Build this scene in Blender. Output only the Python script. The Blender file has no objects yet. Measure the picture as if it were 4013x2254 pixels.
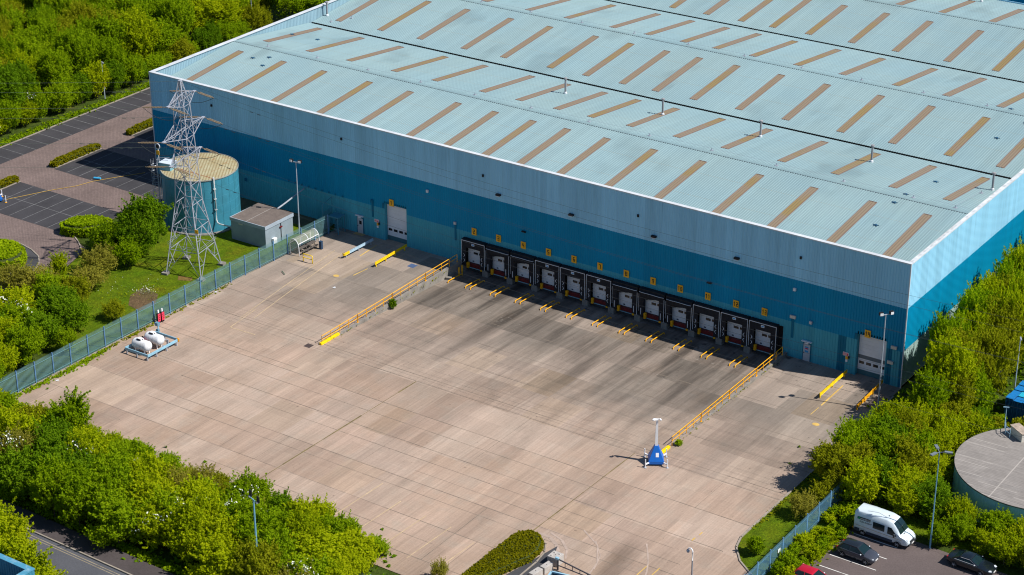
import bpy, math, random
import numpy as np
from mathutils import Vector, Matrix
R = math.radians
sc = bpy.context.scene
COL = sc.collection
random.seed(7)

# ------------------------------------------------------------------ camera, light
CAM = Vector((193.41, -193.23, 108.47))
FW = Vector((-0.5119, 0.7458, -0.4259)); FOC = 8010.6 / 4013.0
def cam_axes():
    yaw, pit, rol = YAW, PIT, ROL
    f = Vector((math.sin(yaw)*math.cos(pit), math.cos(yaw)*math.cos(pit), math.sin(pit)))
    r = Vector((math.cos(yaw), -math.sin(yaw), 0)); u = r.cross(f)
    c, s = math.cos(rol), math.sin(rol)
    return f, r*c + u*s, u*c - r*s
YAW, PIT, ROL = -0.6015, -0.4399, -0.0020
CF, CR, CU = cam_axes()
cd = bpy.data.cameras.new("camera"); cam = bpy.data.objects.new("camera", cd); COL.objects.link(cam)
cd.sensor_width = 36; cd.lens = FOC*36; cd.clip_start = 1; cd.clip_end = 3000
cam.matrix_world = Matrix(((CR.x, CU.x, -CF.x, CAM.x), (CR.y, CU.y, -CF.y, CAM.y), (CR.z, CU.z, -CF.z, CAM.z), (0, 0, 0, 1)))
sc.camera = cam
def in_view(x, y, z, m=0.03):                     # is a place inside the picture (used only to leave out what nobody sees)
    d = Vector((x, y, z)) - CAM; w = d.dot(CF)
    return abs(d.dot(CR)/w*FOC) < .5 + m and abs(d.dot(CU)/w*FOC) < .281 + m

SUN_EL, SUN_AZ = 49.2, 74.0                        # azimuth from +Y towards +X
wd = bpy.data.worlds.new("World"); sc.world = wd; wd.use_nodes = True
nt = wd.node_tree; bg = nt.nodes["Background"]
sky = nt.nodes.new("ShaderNodeTexSky"); sky.sky_type = 'NISHITA'; sky.sun_disc = False
sky.sun_elevation = R(SUN_EL); sky.sun_rotation = R(SUN_AZ); sky.air_density = 1.0; sky.dust_density = .2; sky.ozone_density = 5.0
nt.links.new(sky.outputs[0], bg.inputs[0]); bg.inputs[1].default_value = .074
sl = bpy.data.lights.new("sun", 'SUN'); sl.energy = 5.0; sl.angle = R(.5); sl.color = (1, .96, .90)
so = bpy.data.objects.new("sun", sl); COL.objects.link(so)
sd = Vector((math.sin(R(SUN_AZ))*math.cos(R(SUN_EL)), math.cos(R(SUN_AZ))*math.cos(R(SUN_EL)), math.sin(R(SUN_EL))))
so.rotation_euler = (-sd).to_track_quat('-Z', 'Y').to_euler(); so.location = (0, 0, 80)
sc.cycles.filter_width = 1.15
sc.view_settings.view_transform = 'Standard'; sc.view_settings.look = 'None'; sc.view_settings.exposure = .3; sc.view_settings.gamma = 1

# ------------------------------------------------------------------ node helpers
class NT:
    def __init__(s, name, rough=.7, spec=.3, metal=0):
        s.m = bpy.data.materials.new(name); s.m.use_nodes = True; s.t = s.m.node_tree
        s.b = s.t.nodes["Principled BSDF"]; s.b.inputs["Roughness"].default_value = rough
        s.b.inputs["Specular IOR Level"].default_value = spec; s.b.inputs["Metallic"].default_value = metal
        s.tc = None
    def new(s, ty): return s.t.nodes.new(ty)
    def link(s, a, b): s.t.links.new(a, b)
    def put(s, inp, v):
        if hasattr(v, 'is_output') or isinstance(v, bpy.types.NodeSocket): s.link(v, inp)
        elif isinstance(v, (tuple, list)) and len(v) == 3 and inp.type == 'RGBA': inp.default_value = (*v, 1)
        else: inp.default_value = v
    def co(s):
        if not s.tc: s.tc = s.new("ShaderNodeTexCoord").outputs["Object"]
        return s.tc
    def map(s, scale=(1, 1, 1), loc=(0, 0, 0), rot=(0, 0, 0)):
        n = s.new("ShaderNodeMapping"); s.link(s.co(), n.inputs[0])
        n.inputs["Scale"].default_value = scale; n.inputs["Location"].default_value = loc; n.inputs["Rotation"].default_value = rot
        return n.outputs[0]
    def noise(s, scale, detail=3, rough=.5, vec=None, dist=0):
        n = s.new("ShaderNodeTexNoise"); s.link(vec if vec else s.co(), n.inputs["Vector"])
        n.inputs["Scale"].default_value = scale; n.inputs["Detail"].default_value = detail; n.inputs["Roughness"].default_value = rough
        n.inputs["Distortion"].default_value = dist
        return n.outputs[0]
    def math(s, op, a, b=0.0, c=0.0):
        n = s.new("ShaderNodeMath"); n.operation = op
        for i, v in enumerate((a, b, c)): s.put(n.inputs[i], v)
        return n.outputs[0]
    def rng(s, v, a, b, c=0.0, d=1.0):
        n = s.new("ShaderNodeMapRange"); n.clamp = True; s.put(n.inputs[0], v)
        for i, q in enumerate((a, b, c, d)): n.inputs[i+1].default_value = q
        return n.outputs[0]
    def mix(s, f, a, b, mode='MIX'):
        n = s.new("ShaderNodeMix"); n.data_type = 'RGBA'; n.blend_type = mode
        s.put(n.inputs[0], f); s.put(n.inputs[6], a); s.put(n.inputs[7], b)
        return n.outputs[2]
    def xyz(s):
        n = s.new("ShaderNodeSeparateXYZ"); s.link(s.co(), n.inputs[0]); return n.outputs
    def white(s, a, b=0.0):
        c = s.new("ShaderNodeCombineXYZ"); s.put(c.inputs[0], a); s.put(c.inputs[1], b)
        n = s.new("ShaderNodeTexWhiteNoise"); s.link(c.outputs[0], n.inputs[0]); return n.outputs[0]
    def bump(s, h, strength=.3, dist=.05):
        n = s.new("ShaderNodeBump"); s.put(n.inputs["Height"], h); n.inputs["Strength"].default_value = strength; n.inputs["Distance"].default_value = dist
        s.link(n.outputs[0], s.b.inputs["Normal"])
    def col(s, v): s.put(s.b.inputs["Base Color"], v); return s
    def scale(s, c, f):                            # colour times a grey factor
        n = s.new("ShaderNodeVectorMath"); n.operation = 'SCALE'; s.put(n.inputs[0], c); s.put(n.inputs["Scale"], f); return n.outputs[0]

MATS = {}
def paint(name, c, rough=.5, var=.12, scale=.8, spec=.35, metal=0, dirt=None):
    if name in MATS: return MATS[name]
    n = NT(name, rough, spec, metal)
    f = n.noise(scale, 4, .6)
    v = n.rng(f, .3, .7, 1-var, 1+var)
    cc = n.scale(c, v)
    if dirt:
        g = n.rng(n.noise(scale*1.7, 5, .65, n.map((1, 1, .35), (3, 7, 1))), .5, .75)
        cc = n.mix(n.math('MULTIPLY', g, .6), cc, dirt)
    n.col(cc); MATS[name] = n.m
    return n.m

# ------------------------------------------------------------------ mesh builder
class MB:
    def __init__(s): s.v = []; s.f = []; s.mi = []
    def poly(s, pts, m=0):
        k = len(s.v); s.v += [tuple(p) for p in pts]; s.f.append(tuple(range(k, k+len(pts)))); s.mi.append(m)
    def faces(s, vs, fs, m=0):
        k = len(s.v); s.v += [tuple(p) for p in vs]; s.f += [tuple(i+k for i in f) for f in fs]; s.mi += [m]*len(fs)
    def box(s, c, d, rz=0, m=0):
        x, y, z = d[0]/2, d[1]/2, d[2]/2; co, si = math.cos(rz), math.sin(rz)
        vs = [(c[0]+a*x*co-b*y*si, c[1]+a*x*si+b*y*co, c[2]+e*z) for e in (-1, 1) for a, b in ((-1, -1), (1, -1), (1, 1), (-1, 1))]
        s.faces(vs, [(3, 2, 1, 0), (4, 5, 6, 7), (0, 1, 5, 4), (1, 2, 6, 5), (2, 3, 7, 6), (3, 0, 4, 7)], m); return s
    def bb(s, x0, x1, y0, y1, z0, z1, m=0): return s.box(((x0+x1)/2, (y0+y1)/2, (z0+z1)/2), (x1-x0, y1-y0, z1-z0), 0, m)
    def bar(s, p, q, w, h=None, m=0):              # square bar from p to q
        h = h or w; p, q = Vector(p), Vector(q); d = (q-p).normalized()
        a = d.cross(Vector((0, 0, 1)))
        if a.length < 1e-3: a = Vector((1, 0, 0))
        a.normalize(); b = a.cross(d)
        vs = [o+a*(i*w/2)+b*(j*h/2) for o in (p, q) for i, j in ((-1, -1), (1, -1), (1, 1), (-1, 1))]
        s.faces(vs, [(0, 1, 2, 3), (7, 6, 5, 4), (0, 4, 5, 1), (1, 5, 6, 2), (2, 6, 7, 3), (3, 7, 4, 0)], m); return s
    def tube(s, pts, r, n=6, m=0, r1=None, cap=True):
        pts = [Vector(p) for p in pts]; rings = []; L = len(pts)
        for i, p in enumerate(pts):
            d = (pts[min(i+1, L-1)]-pts[max(i-1, 0)]).normalized()
            a = d.cross(Vector((0, 0, 1)))
            if a.length < 1e-3: a = Vector((1, 0, 0))
            a.normalize(); b = a.cross(d); rr = r if r1 is None else r+(r1-r)*i/max(1, L-1)
            rings.append([p+(a*math.cos(2*math.pi*k/n)+b*math.sin(2*math.pi*k/n))*rr for k in range(n)])
        vs = [v for g in rings for v in g]; fs = []
        for i in range(L-1):
            for k in range(n): fs.append((i*n+k, i*n+(k+1) % n, (i+1)*n+(k+1) % n, (i+1)*n+k))
        if cap: fs += [tuple(range(n))[::-1], tuple((L-1)*n+k for k in range(n))]
        s.faces(vs, fs, m); return s
    def lathe(s, c, prof, n=32, axis='z', m=0, a0=0, a1=2*math.pi, cap=True):
        vs = []; full = abs(a1-a0-2*math.pi) < 1e-6; N = n if full else n+1
        for r, z in prof:
            for k in range(N):
                t = a0+(a1-a0)*k/n; x, y = r*math.cos(t), r*math.sin(t)
                p = (x, y, z) if axis == 'z' else ((z, x, y) if axis == 'x' else (x, z, y))
                vs.append((c[0]+p[0], c[1]+p[1], c[2]+p[2]))
        fs = []
        for i in range(len(prof)-1):
            for k in range(n):
                k2 = (k+1) % N; fs.append((i*N+k, i*N+k2, (i+1)*N+k2, (i+1)*N+k))
        if cap and full: fs += [tuple(range(n))[::-1], tuple((len(prof)-1)*N+k for k in range(n))]
        s.faces(vs, fs, m); return s
    def prism(s, poly, z0, z1, m=0):
        n = len(poly); vs = [(x, y, z0) for x, y in poly]+[(x, y, z1) for x, y in poly]
        s.faces(vs, [tuple(range(n))[::-1], tuple(range(n, 2*n))]+[(i, (i+1) % n, n+(i+1) % n, n+i) for i in range(n)], m); return s
    def loft(s, rings, m=0, cap=True):
        n = len(rings[0]); vs = [p for r in rings for p in r]; fs = []
        for i in range(len(rings)-1):
            for k in range(n): fs.append((i*n+k, i*n+(k+1) % n, (i+1)*n+(k+1) % n, (i+1)*n+k))
        if cap: fs += [tuple(range(n))[::-1], tuple((len(rings)-1)*n+k for k in range(n))]
        s.faces(vs, fs, m); return s
    def build(s, name, mats, parent=None, smooth=False, bevel=0):
        me = bpy.data.meshes.new(name); me.from_pydata(s.v, [], s.f); me.update()
        for m in (mats if isinstance(mats, (list, tuple)) else [mats]): me.materials.append(m)
        if len(me.materials) > 1: me.polygons.foreach_set("material_index", s.mi)
        if smooth: me.polygons.foreach_set("use_smooth", [True]*len(me.polygons))
        o = bpy.data.objects.new(name, me); COL.objects.link(o)
        if parent: o.parent = parent
        if bevel:
            b = o.modifiers.new("edge", 'BEVEL'); b.width = bevel; b.segments = 2; b.limit_method = 'ANGLE'
        if smooth:
            try: me.set_sharp_from_angle(angle=R(40))
            except Exception: pass
        return o

def tag(o, label, cat, group=None):
    o['label'] = label; o['category'] = cat
    if group: o['group'] = group
    return o
def thing(name, label, cat, loc=(0, 0, 0), rz=0, group=None):
    o = bpy.data.objects.new(name, None); COL.objects.link(o); o.empty_display_size = .5
    o.location = loc; o.rotation_euler = (0, 0, rz)
    return tag(o, label, cat, group)
def struct(o, kind='structure'): o['kind'] = kind; return o
def kids(o): return list(o.children)
def dup(o, loc, rz=0, label=None, scale=None):
    r = o.copy(); COL.objects.link(r); r.location = loc; r.rotation_euler = (0, 0, rz)
    if label: r['label'] = label
    if scale: r.scale = scale
    for ch in kids(o):
        c = ch.copy(); COL.objects.link(c); c.parent = r
        for g in kids(ch):
            d = g.copy(); COL.objects.link(d); d.parent = c
    return r
ORD = ['', 'first', 'second', 'third', 'fourth', 'fifth', 'sixth', 'seventh', 'eighth', 'ninth', 'tenth', 'eleventh', 'twelfth', 'thirteenth', 'fourteenth', 'fifteenth', 'sixteenth', 'seventeenth', 'eighteenth', 'nineteenth', 'twentieth', 'twenty-first', 'twenty-second', 'twenty-third', 'twenty-fourth']
def zg(x, y):                                       # ground height of the concrete yard
    if 53.5 < x < 99.5 and y > -28.5: return -1.05*(y+28.5)/28.5
    return -.3*min(1, max(0, (y+22)/22))
# ------------------------------------------------------------------ ground materials
def yard_material():
    n = NT("concrete", .85, .2); X = n.xyz()
    long_ = n.noise(1, 4, .55, n.map((.55, .045, 1)))            # broad bands along the tamping direction
    fine = n.noise(1, 4, .6, n.map((5, .16, 1), (4, 2, 0)))
    cross = n.noise(1, 3, .6, n.map((.3, 7, 1), (1, 5, 0)))
    big = n.noise(.06, 4, .6); mid = n.noise(.35, 5, .65); grain = n.noise(5, 3, .7)
    bx = n.math('FLOOR', n.math('DIVIDE', n.math('SUBTRACT', X[0], 68.0), 4.83))
    by = n.math('FLOOR', n.math('DIVIDE', n.math('ADD', X[1], 59.5), 5.86))
    slab = n.white(bx, by)
    by2 = n.math('FLOOR', n.math('DIVIDE', n.math('ADD', X[1], 56.6), 2.93))
    strip = n.white(n.math('FLOOR', n.math('DIVIDE', X[0], 1.61)), n.math('ADD', by2, 40.0))
    pink = n.mix(n.rng(big, .35, .65), (.43, .312, .242), (.395, .283, .21))
    pink = n.mix(n.rng(mid, .5, .72), pink, (.385, .30, .235))
    grey = (.222, .192, .163)
    # older, dirtier concrete towards the dock face and the left ramp
    w = n.math('ADD', n.rng(X[1], -38, -10), n.math('MULTIPLY', n.math('SUBTRACT', big, .5), 1.1))
    c = n.mix(n.rng(w, .15, .9, 0, .85), pink, grey)
    c = n.mix(n.math('MULTIPLY', n.rng(slab, .55, 1), .35), c, (.30, .245, .195))
    sand = n.rng(n.white(by, n.math('ADD', bx, 17.3)), .8, .95)
    c = n.mix(n.math('MULTIPLY', sand, .3), c, (.42, .295, .175))
    v = n.math('MULTIPLY', n.rng(long_, .25, .75, .83, 1.15), n.rng(fine, .25, .75, .84, 1.13))
    v = n.math('MULTIPLY', v, n.rng(strip, 0, 1, .93, 1.05))
    v = n.math('MULTIPLY', v, n.rng(cross, .3, .7, .95, 1.05)); v = n.math('MULTIPLY', v, n.rng(slab, 0, 1, .87, 1.07))
    v = n.math('MULTIPLY', v, n.rng(grain, .3, .7, .92, 1.08))
    # tyre and diesel stains where the lorries stop
    st = n.noise(1, 4, .6, n.map((.7, .05, 1), (9, 3, 0), (0, 0, .03)))
    lane = n.math('MULTIPLY', n.math('COSINE', n.math('MULTIPLY', n.math('SUBTRACT', X[0], 55.3), 1.6688)), .05)
    st = n.math('ADD', st, lane)
    box = n.math('MULTIPLY', n.rng(X[1], -31, -9), n.math('MULTIPLY', n.rng(X[0], 53, 56), n.rng(X[0], 101, 96)))
    v = n.math('MULTIPLY', v, n.math('SUBTRACT', 1.0, n.math('MULTIPLY', n.math('MULTIPLY', n.rng(st, .42, .68), box), .66)))
    drip = n.math('MULTIPLY', n.rng(n.noise(.9, 4, .6, n.map((1, 1, 1), (31, 0, 0))), .6, .68), n.math('MULTIPLY', n.rng(X[1], -7, -4), n.rng(X[0], 53, 54)))
    v = n.math('MULTIPLY', v, n.math('SUBTRACT', 1.0, n.math('MULTIPLY', drip, .6)))
    blot = n.rng(n.noise(.16, 5, .7, n.map((1, .6, 1), (12, 44, 0))), .56, .74)
    v = n.math('MULTIPLY', v, n.math('SUBTRACT', 1.0, n.math('MULTIPLY', blot, .22)))
    zone = n.math('MULTIPLY', n.rng(n.math('ADD', X[1], n.math('MULTIPLY', mid, 9.0)), -19, -8), n.math('MULTIPLY', n.rng(X[0], 53.4, 54.5), n.rng(X[0], 99.6, 98)))
    v = n.math('MULTIPLY', v, n.math('SUBTRACT', 1.0, n.math('MULTIPLY', zone, .2)))
    spots = n.rng(n.noise(1.9, 4, .6, n.map((1, 1, 1), (61, 13, 0))), .685, .72); v = n.math('MULTIPLY', v, n.math('SUBTRACT', 1.0, n.math('MULTIPLY', spots, .42)))
    patch = n.white(n.math('FLOOR', n.math('DIVIDE', n.math('ADD', X[0], n.math('MULTIPLY', by, 2.3)), 7.7)), n.math('ADD', by, 80.0))
    c = n.mix(n.math('MULTIPLY', n.rng(patch, .62, .66), .4), c, (.40, .315, .255)); v = n.math('MULTIPLY', v, n.math('SUBTRACT', 1.0, n.math('MULTIPLY', n.rng(patch, .26, .22), .12)))
    gx_ = n.math('ABSOLUTE', n.math('SUBTRACT', X[0], n.math('ADD', 106.2, n.math('MULTIPLY', n.math('ADD', X[1], 44.0), -.13))))
    gate = n.math('MULTIPLY', n.rng(n.math('ADD', gx_, n.math('MULTIPLY', mid, 1.6)), 2.6, 1.2), n.rng(X[1], -43.5, -47))
    v = n.math('MULTIPLY', v, n.math('SUBTRACT', 1.0, n.math('MULTIPLY', gate, .38)))
    rust = n.rng(n.noise(.09, 5, .6, n.map((1, .8, 1), (55, 3, 0))), .57, .72)
    c = n.mix(n.math('MULTIPLY', rust, .28), c, (.31, .20, .12))
    scuff = n.math('MULTIPLY', n.rng(n.noise(2.2, 5, .75, n.map((.5, 1, 1), (0, 0, 0), (0, 0, .5)), 1.2), .58, .7), n.math('MULTIPLY', n.rng(n.noise(.11, 2, .5, n.map((1, 1, 1), (77, 7, 0))), .52, .66), box))
    c = n.scale(c, v); c = n.mix(n.math('MULTIPLY', scuff, .6), c, (.41, .37, .315))
    n.col(c); n.bump(n.math('ADD', fine, grain), .12, .02); return n.m
def tarmac(name, c, var=.2, sc_=1.0):
    n = NT(name, .9, .2)
    v = n.math('MULTIPLY', n.rng(n.noise(.25*sc_, 4, .6), .3, .7, 1-var, 1+var), n.rng(n.noise(6, 3, .7), .3, .7, .85, 1.15))
    p = n.rng(n.noise(.8, 5, .7, n.map((1, 1, 1), (5, 5, 0))), .6, .75)
    n.col(n.mix(n.math('MULTIPLY', p, .3), n.scale(c, v), (c[0]*1.7, c[1]*1.65, c[2]*1.55))); return n.m
def block_paving():
    n = NT("block_paving", .85, .2)
    b = n.new("ShaderNodeTexBrick"); n.link(n.map((1, 1, 1), (0, 0, 0), (0, 0, R(45))), b.inputs["Vector"])
    b.inputs["Scale"].default_value = 1; b.inputs["Brick Width"].default_value = .4; b.inputs["Row Height"].default_value = .2; b.inputs["Mortar Size"].default_value = .02
    n.put(b.inputs["Color1"], (.20, .147, .13)); n.put(b.inputs["Color2"], (.165, .122, .11)); n.put(b.inputs["Mortar"], (.12, .09, .082))
    v = n.math('MULTIPLY', n.rng(n.noise(.2, 4, .6), .3, .7, .82, 1.15), n.rng(n.noise(2.5, 4, .7), .3, .7, .88, 1.12))
    n.col(n.scale(b.outputs[0], v)); return n.m
def grass_mat(name, a, b, dry, rough=.9):
    n = NT(name, rough, .1)
    c = n.mix(n.rng(n.noise(.35, 5, .65), .35, .65), a, b)
    c = n.mix(n.math('MULTIPLY', n.rng(n.noise(.18, 5, .7, n.map((1, 1, 1), (21, 8, 0))), .56, .7), .8), c, dry)
    v = n.math('MULTIPLY', n.rng(n.noise(3.2, 4, .75), .25, .75, .55, 1.4), n.rng(n.noise(.8, 5, .7, n.map((1, 1, 1), (3, 9, 0))), .3, .7, .68, 1.25))
    n.col(n.scale(c, v)); n.bump(n.noise(4, 4, .8), .8, .25); return n.m
M_YARD = yard_material()
M_LOT = tarmac("parking_tarmac", (.05, .048, .052)); M_LOT2 = tarmac("car_park_tarmac", (.118, .093, .088), .12)
M_ROAD = tarmac("road_tarmac", (.085, .087, .10), .1); M_PAVE = tarmac("footway_tarmac", (.072, .060, .060), .2); M_DARKPAVE = tarmac("dark_tarmac", (.06, .06, .065), .2)
M_BLOCK = block_paving()
M_GRASS = grass_mat("lawn_grass", (.075, .135, .002), (.115, .155, .003), (.15, .135, .008))
M_GROUND = grass_mat("rough_grass", (.045, .075, .008), (.06, .085, .012), (.10, .08, .03))
M_KERB = paint("kerb_concrete", (.29, .25, .205), .9, .2, 1.5)
M_JOINT_SHADOW = paint("joint_sealant_and_shadow", (.175, .14, .108), .9, .35, .9)
M_JMOSS = paint("mossy_joint", (.17, .13, .06), .9, .4, .9)
M_WHITE = paint("white_road_paint", (.66, .64, .60), .8, .3, 1.2)
M_WORN = paint("worn_white_paint", (.17, .168, .168), .8, .35, 1.2)
M_YEL = paint("worn_yellow_paint", (.55, .36, .10), .8, .25, 1.0); M_YEL2 = paint("faded_yellow_paint", (.47, .355, .215), .85, .2, 1.0)
M_YEL3 = paint("road_yellow_paint", (.27, .225, .155), .85, .3, 1.0)

def sheet(name, poly, z, mat):
    m = MB(); m.poly([(x, y, z) for x, y in poly]); return struct(m.build(name, mat))
# terrain, with the yard and building left open
g = MB(); B = 700; hx0, hx1, hy0, hy1 = 33.0, 114.3, -33.0, 20.0
for a in ((-B, hx0, -B, B), (hx1, B, -B, B), (hx0, hx1, -B, hy0), (hx0, hx1, hy1, B)):
    x0, x1, y0, y1 = a; g.poly([(x0, y0, -.06), (x1, y0, -.06), (x1, y1, -.06), (x0, y1, -.06)])
struct(g.build("ground", M_GROUND))
# concrete yard: a grid that follows the fall to the doors and the sunken dock pit
y = MB(); xs = [33.0, 43, 53.499, 53.501, 65, 77, 88, 99.499, 99.501, 107, 114.4]
ys = [-59.5, -45, -36, -28.5, -22, -14, -7, -.0]
for i in range(len(xs)-1):
    if xs[i+1]-xs[i] < .01: continue
    for j in range(len(ys)-1):
        xm = (xs[i]+xs[i+1])/2
        zz = lambda x, yy: zg(xm, yy)
        y.poly([(xs[i], ys[j], zz(0, ys[j])), (xs[i+1], ys[j], zz(0, ys[j])), (xs[i+1], ys[j+1], zz(0, ys[j+1])), (xs[i], ys[j+1], zz(0, ys[j+1]))])
for x0, x1 in ((40.3, 44.6), (108.0, 112.4)): y.poly([(x0, 0, -.3), (x1, 0, -.3), (x1, .8, -.3), (x0, .8, -.3)])
y.poly([(74, -59.5, 0), (74, -62.6, 0), (92.6, -62.6, 0), (92.6, -80, 0), (126, -80, 0), (126, -47, 0), (122.2, -46.3, 0), (119.6, -44.6, 0), (117.6, -43.0, 0), (115.6, -41.2, 0), (114.4, -38.5, 0), (114.4, -45, 0), (114.4, -59.5, 0)])
struct(y.build("concrete_yard", M_YARD))
# side walls of the pit below the side yards are the retaining walls (things, further down)
def line(m, p, q, w, dz=.006, wob=0, seg=1):
    p, q = Vector((p[0], p[1], 0)), Vector((q[0], q[1], 0)); d = (q-p); n_ = Vector((-d.y, d.x, 0)).normalized()
    k = max(seg, int(d.length/4)) if wob or seg == 0 else seg
    k = max(k, int(d.length/3.5)+1)
    for i in range(k):
        a, b = p+d*(i/k), p+d*((i+1)/k); wa, wb = w/2*(1+random.uniform(-wob, wob)), w/2*(1+random.uniform(-wob, wob))
        ds = lambda t: t
        xm = (a.x+b.x)/2
        f = lambda v: (v.x, v.y, zg(xm if abs(xm-53.5) > .01 and abs(xm-99.5) > .01 else xm, v.y)+dz)
        m.poly([f(a-n_*wa), f(b-n_*wb), f(b+n_*wb), f(a+n_*wa)])
jm = MB()
def jx(yy, x0, x1, w=.08): line(jm, (x0, yy), (x1, yy), w, .006, .5)
for yy, segs in ((-6.2, ((53.6, 99.4), (99.7, 114.3))), (-11.95, ((53.6, 99.4), (99.7, 114.3))), (-13.1, ((33.1, 53.2),)), (-17.5, ((53.6, 99.4), (99.7, 114.3))), (-18.2, ((40, 53.2),)),
                 (-23.2, ((33.1, 53.2), (53.6, 99.4), (99.7, 114.3))), (-28.6, ((33.1, 53.2), (53.6, 114.3))), (-29.9, ((60, 114.3),)), (-36.0, ((33.1, 114.3),)), (-41.6, ((33.1, 114.3),)),  # lines at the pit's front edge draw cable shadows in joint colour
                 (-47.9, ((33.1, 114.3),)), (-53.7, ((33.1, 117),)), (-59.4, ((33.1, 114.3),))):
    for a, b in segs: jx(yy, a, b, .065)
for yy, a, b in ((-38.5, 50, 100), (-43.85, 45, 110), (-49.6, 45, 110), (-46.0, 80, 112), (-35.0, 33.2, 55), (-56.5, 60, 90)): jx(yy, a, b, .05)
for k in range(16):
    x0 = 35.5+4.83*k
    if abs(x0-68) > 2 and abs(x0-97) > 2: 
        for a, b in ((-59.4, -53.7), (-53.7, -47.9), (-47.9, -41.6), (-41.6, -36), (-36, -29.9)):
            if random.random() < .25: line(jm, (x0, a), (x0, b), .035, .006, .4)
line(jm, (90.75, -59.4), (90.6, -47.9), .07, .007, .4)
struct(jm.build("slab_joints_and_cable_shadows", M_JOINT_SHADOW))
mj = MB()
for x0 in (67.95, 96.95): line(mj, (x0-.3, -59.4), (x0+.2, -30), .13, .009, .7)
struct(mj.build("mossy_slab_joints", M_JMOSS))
# yellow bay lines on the concrete
ym = MB()
for p, q in (((40.75, -29.0), (37.3, -6.4)), ((42.15, -28.0), (38.65, -6.5)), ((40.7, -26), (41.4, -31.4)), ((41.4, -31.4), (45.2, -31.25))): line(ym, p, q, .1, .012, .3)
for x0, a, b in ((82.3, -59.3, -51.8), (86.1, -59.3, -52.6), (89.45, -60.0, -52.9), (93.0, -60.5, -54), (78.6, -58, -50)): line(ym, (x0, a), (x0+.25, b), .1, .012, .3)
struct(ym.build("faded_bay_lines", M_YEL2))
ym = MB()
for p, q, w in (((41.1, -6.0), (40.7, -2.0), .16), ((44.2, -11.3), (44.4, -8.6), .16), ((108.6, -9.0), (108.45, -3.2), .18), ((108.6, -11.6), (108.6, -9.6), .1), ((109.5, -49.9), (109.5, -47.7), .12), ((110.7, -49.1), (110.7, -47.6), .14), ((110.8, -41.6), (110.8, -41.0), .14), ((110.9, -40.3), (110.9, -39.7), .14)): line(ym, p, q, w, .012, .25)
for cx, cy, r in ((42.5, -12.6, .42), (110.1, -13.3, .42)): ym.poly([(cx+r*math.cos(t*math.pi/6), cy+r*.8*math.sin(t*math.pi/6), zg(cx, cy)+.012) for t in range(12)])
struct(ym.build("yellow_door_lines", M_YEL))
tm = MB()
for q_, (pts, w_) in enumerate(((((107.4, -44.6), (108.3, -45.9), (109.2, -47.3), (110.0, -48.9), (110.6, -50.6)), .1), (((97.6, -48.9), (98.9, -49.0), (100.1, -49.7), (101.0, -50.7), (101.5, -51.9)), .26), (((98.5, -48.2), (100.2, -48.8), (101.5, -49.9), (102.3, -51.4)), .16), (((101, -46), (103.6, -47.6), (105.2, -50.2), (105.8, -53)), .12), (((103, -47), (104.8, -49), (105.6, -51.4)), .09))):
    for a, b in zip(pts, pts[1:]): line(tm, a, b, w_*1.5, .0135+.0015*q_, .4)
struct(tm.build("tyre_marks", paint("pale_tyre_scuff", (.395, .305, .25), .9, .2)))
bm_ = MB(); bm_.poly([(48.0, -5.1, -.22), (49.0, -5.1, -.22), (49.0, -4.1, -.23), (48.0, -4.1, -.23)]); struct(bm_.build("blue_floor_patch", paint("blue_floor_paint", (.06, .10, .2), .8)))
hm = MB(); hm.box((52.3, -29.9, .006), (.9, .9, .012)); tag(hm.build("drain_cover", paint("cast_iron_rust", (.07, .05, .045), .7)), "square rusty drain cover in the concrete near the low end of the left handrail", "drain cover")

# left car park: block paving and tarmac bays
sheet("block_paving_drive", [(-26.0, -60), (9.5, -60), (12.5, -30), (10.5, -24.5), (8.0, -23.6), (6.4, -22.6), (6.4, -13), (12, -12), (12, -.1), (-.1, -.1), (-.1, 72), (-26.0, 72)], -.02, M_BLOCK)
sheet("parking_bays_wood_side", [(-25.75, -60), (-21.0, -60), (-21.0, 72), (-25.75, 72)], -.008, M_LOT)
sheet("parking_bays_centre", [(-13.3, -7.15), (9, -7.35), (9, -.15), (.0, -.15), (-.15, 2.4), (-13.3, 2.4)], -.008, M_LOT)
sheet("parking_bays_north", [(-13.4, 8.7), (-.15, 8.7), (-.15, 40), (-13.4, 40)], -.008, M_LOT)
sheet("parking_bays_south", [(-13.8, -13.25), (6.3, -13.4), (6.3, -22.5), (-13.8, -22.7)], -.008, M_LOT)
wm = MB(); wl = lambda p, q, dz=.0: line(wm, p, q, .09, dz, .2)
zg_keep = zg
zg = lambda x, y: 0.0
for k in range(-20, 30): wl((-25.6, -.8+2.41*k), (-21.05, -.85+2.41*k))
for k in range(-1, 8):
    x0 = -10.85+2.43*k
    if x0 < 8.5 and k >= 0: wl((x0, -7.1), (x0, 2.3 if x0 < -.3 else -.3))
wl((-12.85, -2.25), (8.5, -2.6), .004)
for k in range(0, 7): wl((-10.87+2.43*k, -13.4), (-10.87+2.43*k, -22.5))
wl((-13.5, -17.9), (6, -17.95), .004)
for k in range(8): wl((-10.8+2.43*k, 9), (-10.8+2.43*k, 20)) if -10.8+2.43*k < -.5 else None
struct(wm.build("parking_bay_lines", M_WORN))
km = MB()
def kerb(pts, w=.15, z0=-.06, z1=.1):
    for a, b in zip(pts, pts[1:]):
        a, b = Vector(a), Vector(b); d = (b-a).normalized()*w*.4; km.bar((a.x-d.x, a.y-d.y, (z0+z1)/2), (b.x+d.x, b.y+d.y, (z0+z1)/2), w, z1-z0)
kerb([(-25.85, -60), (-25.85, 72)])
kerb([(-13.35, -6.8), (-13.35, 2.3)]); kerb([(-13.45, 8.7), (-13.45, 40)]); kerb([(-13.75, -22.6), (-13.75, -13.2)])
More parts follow.
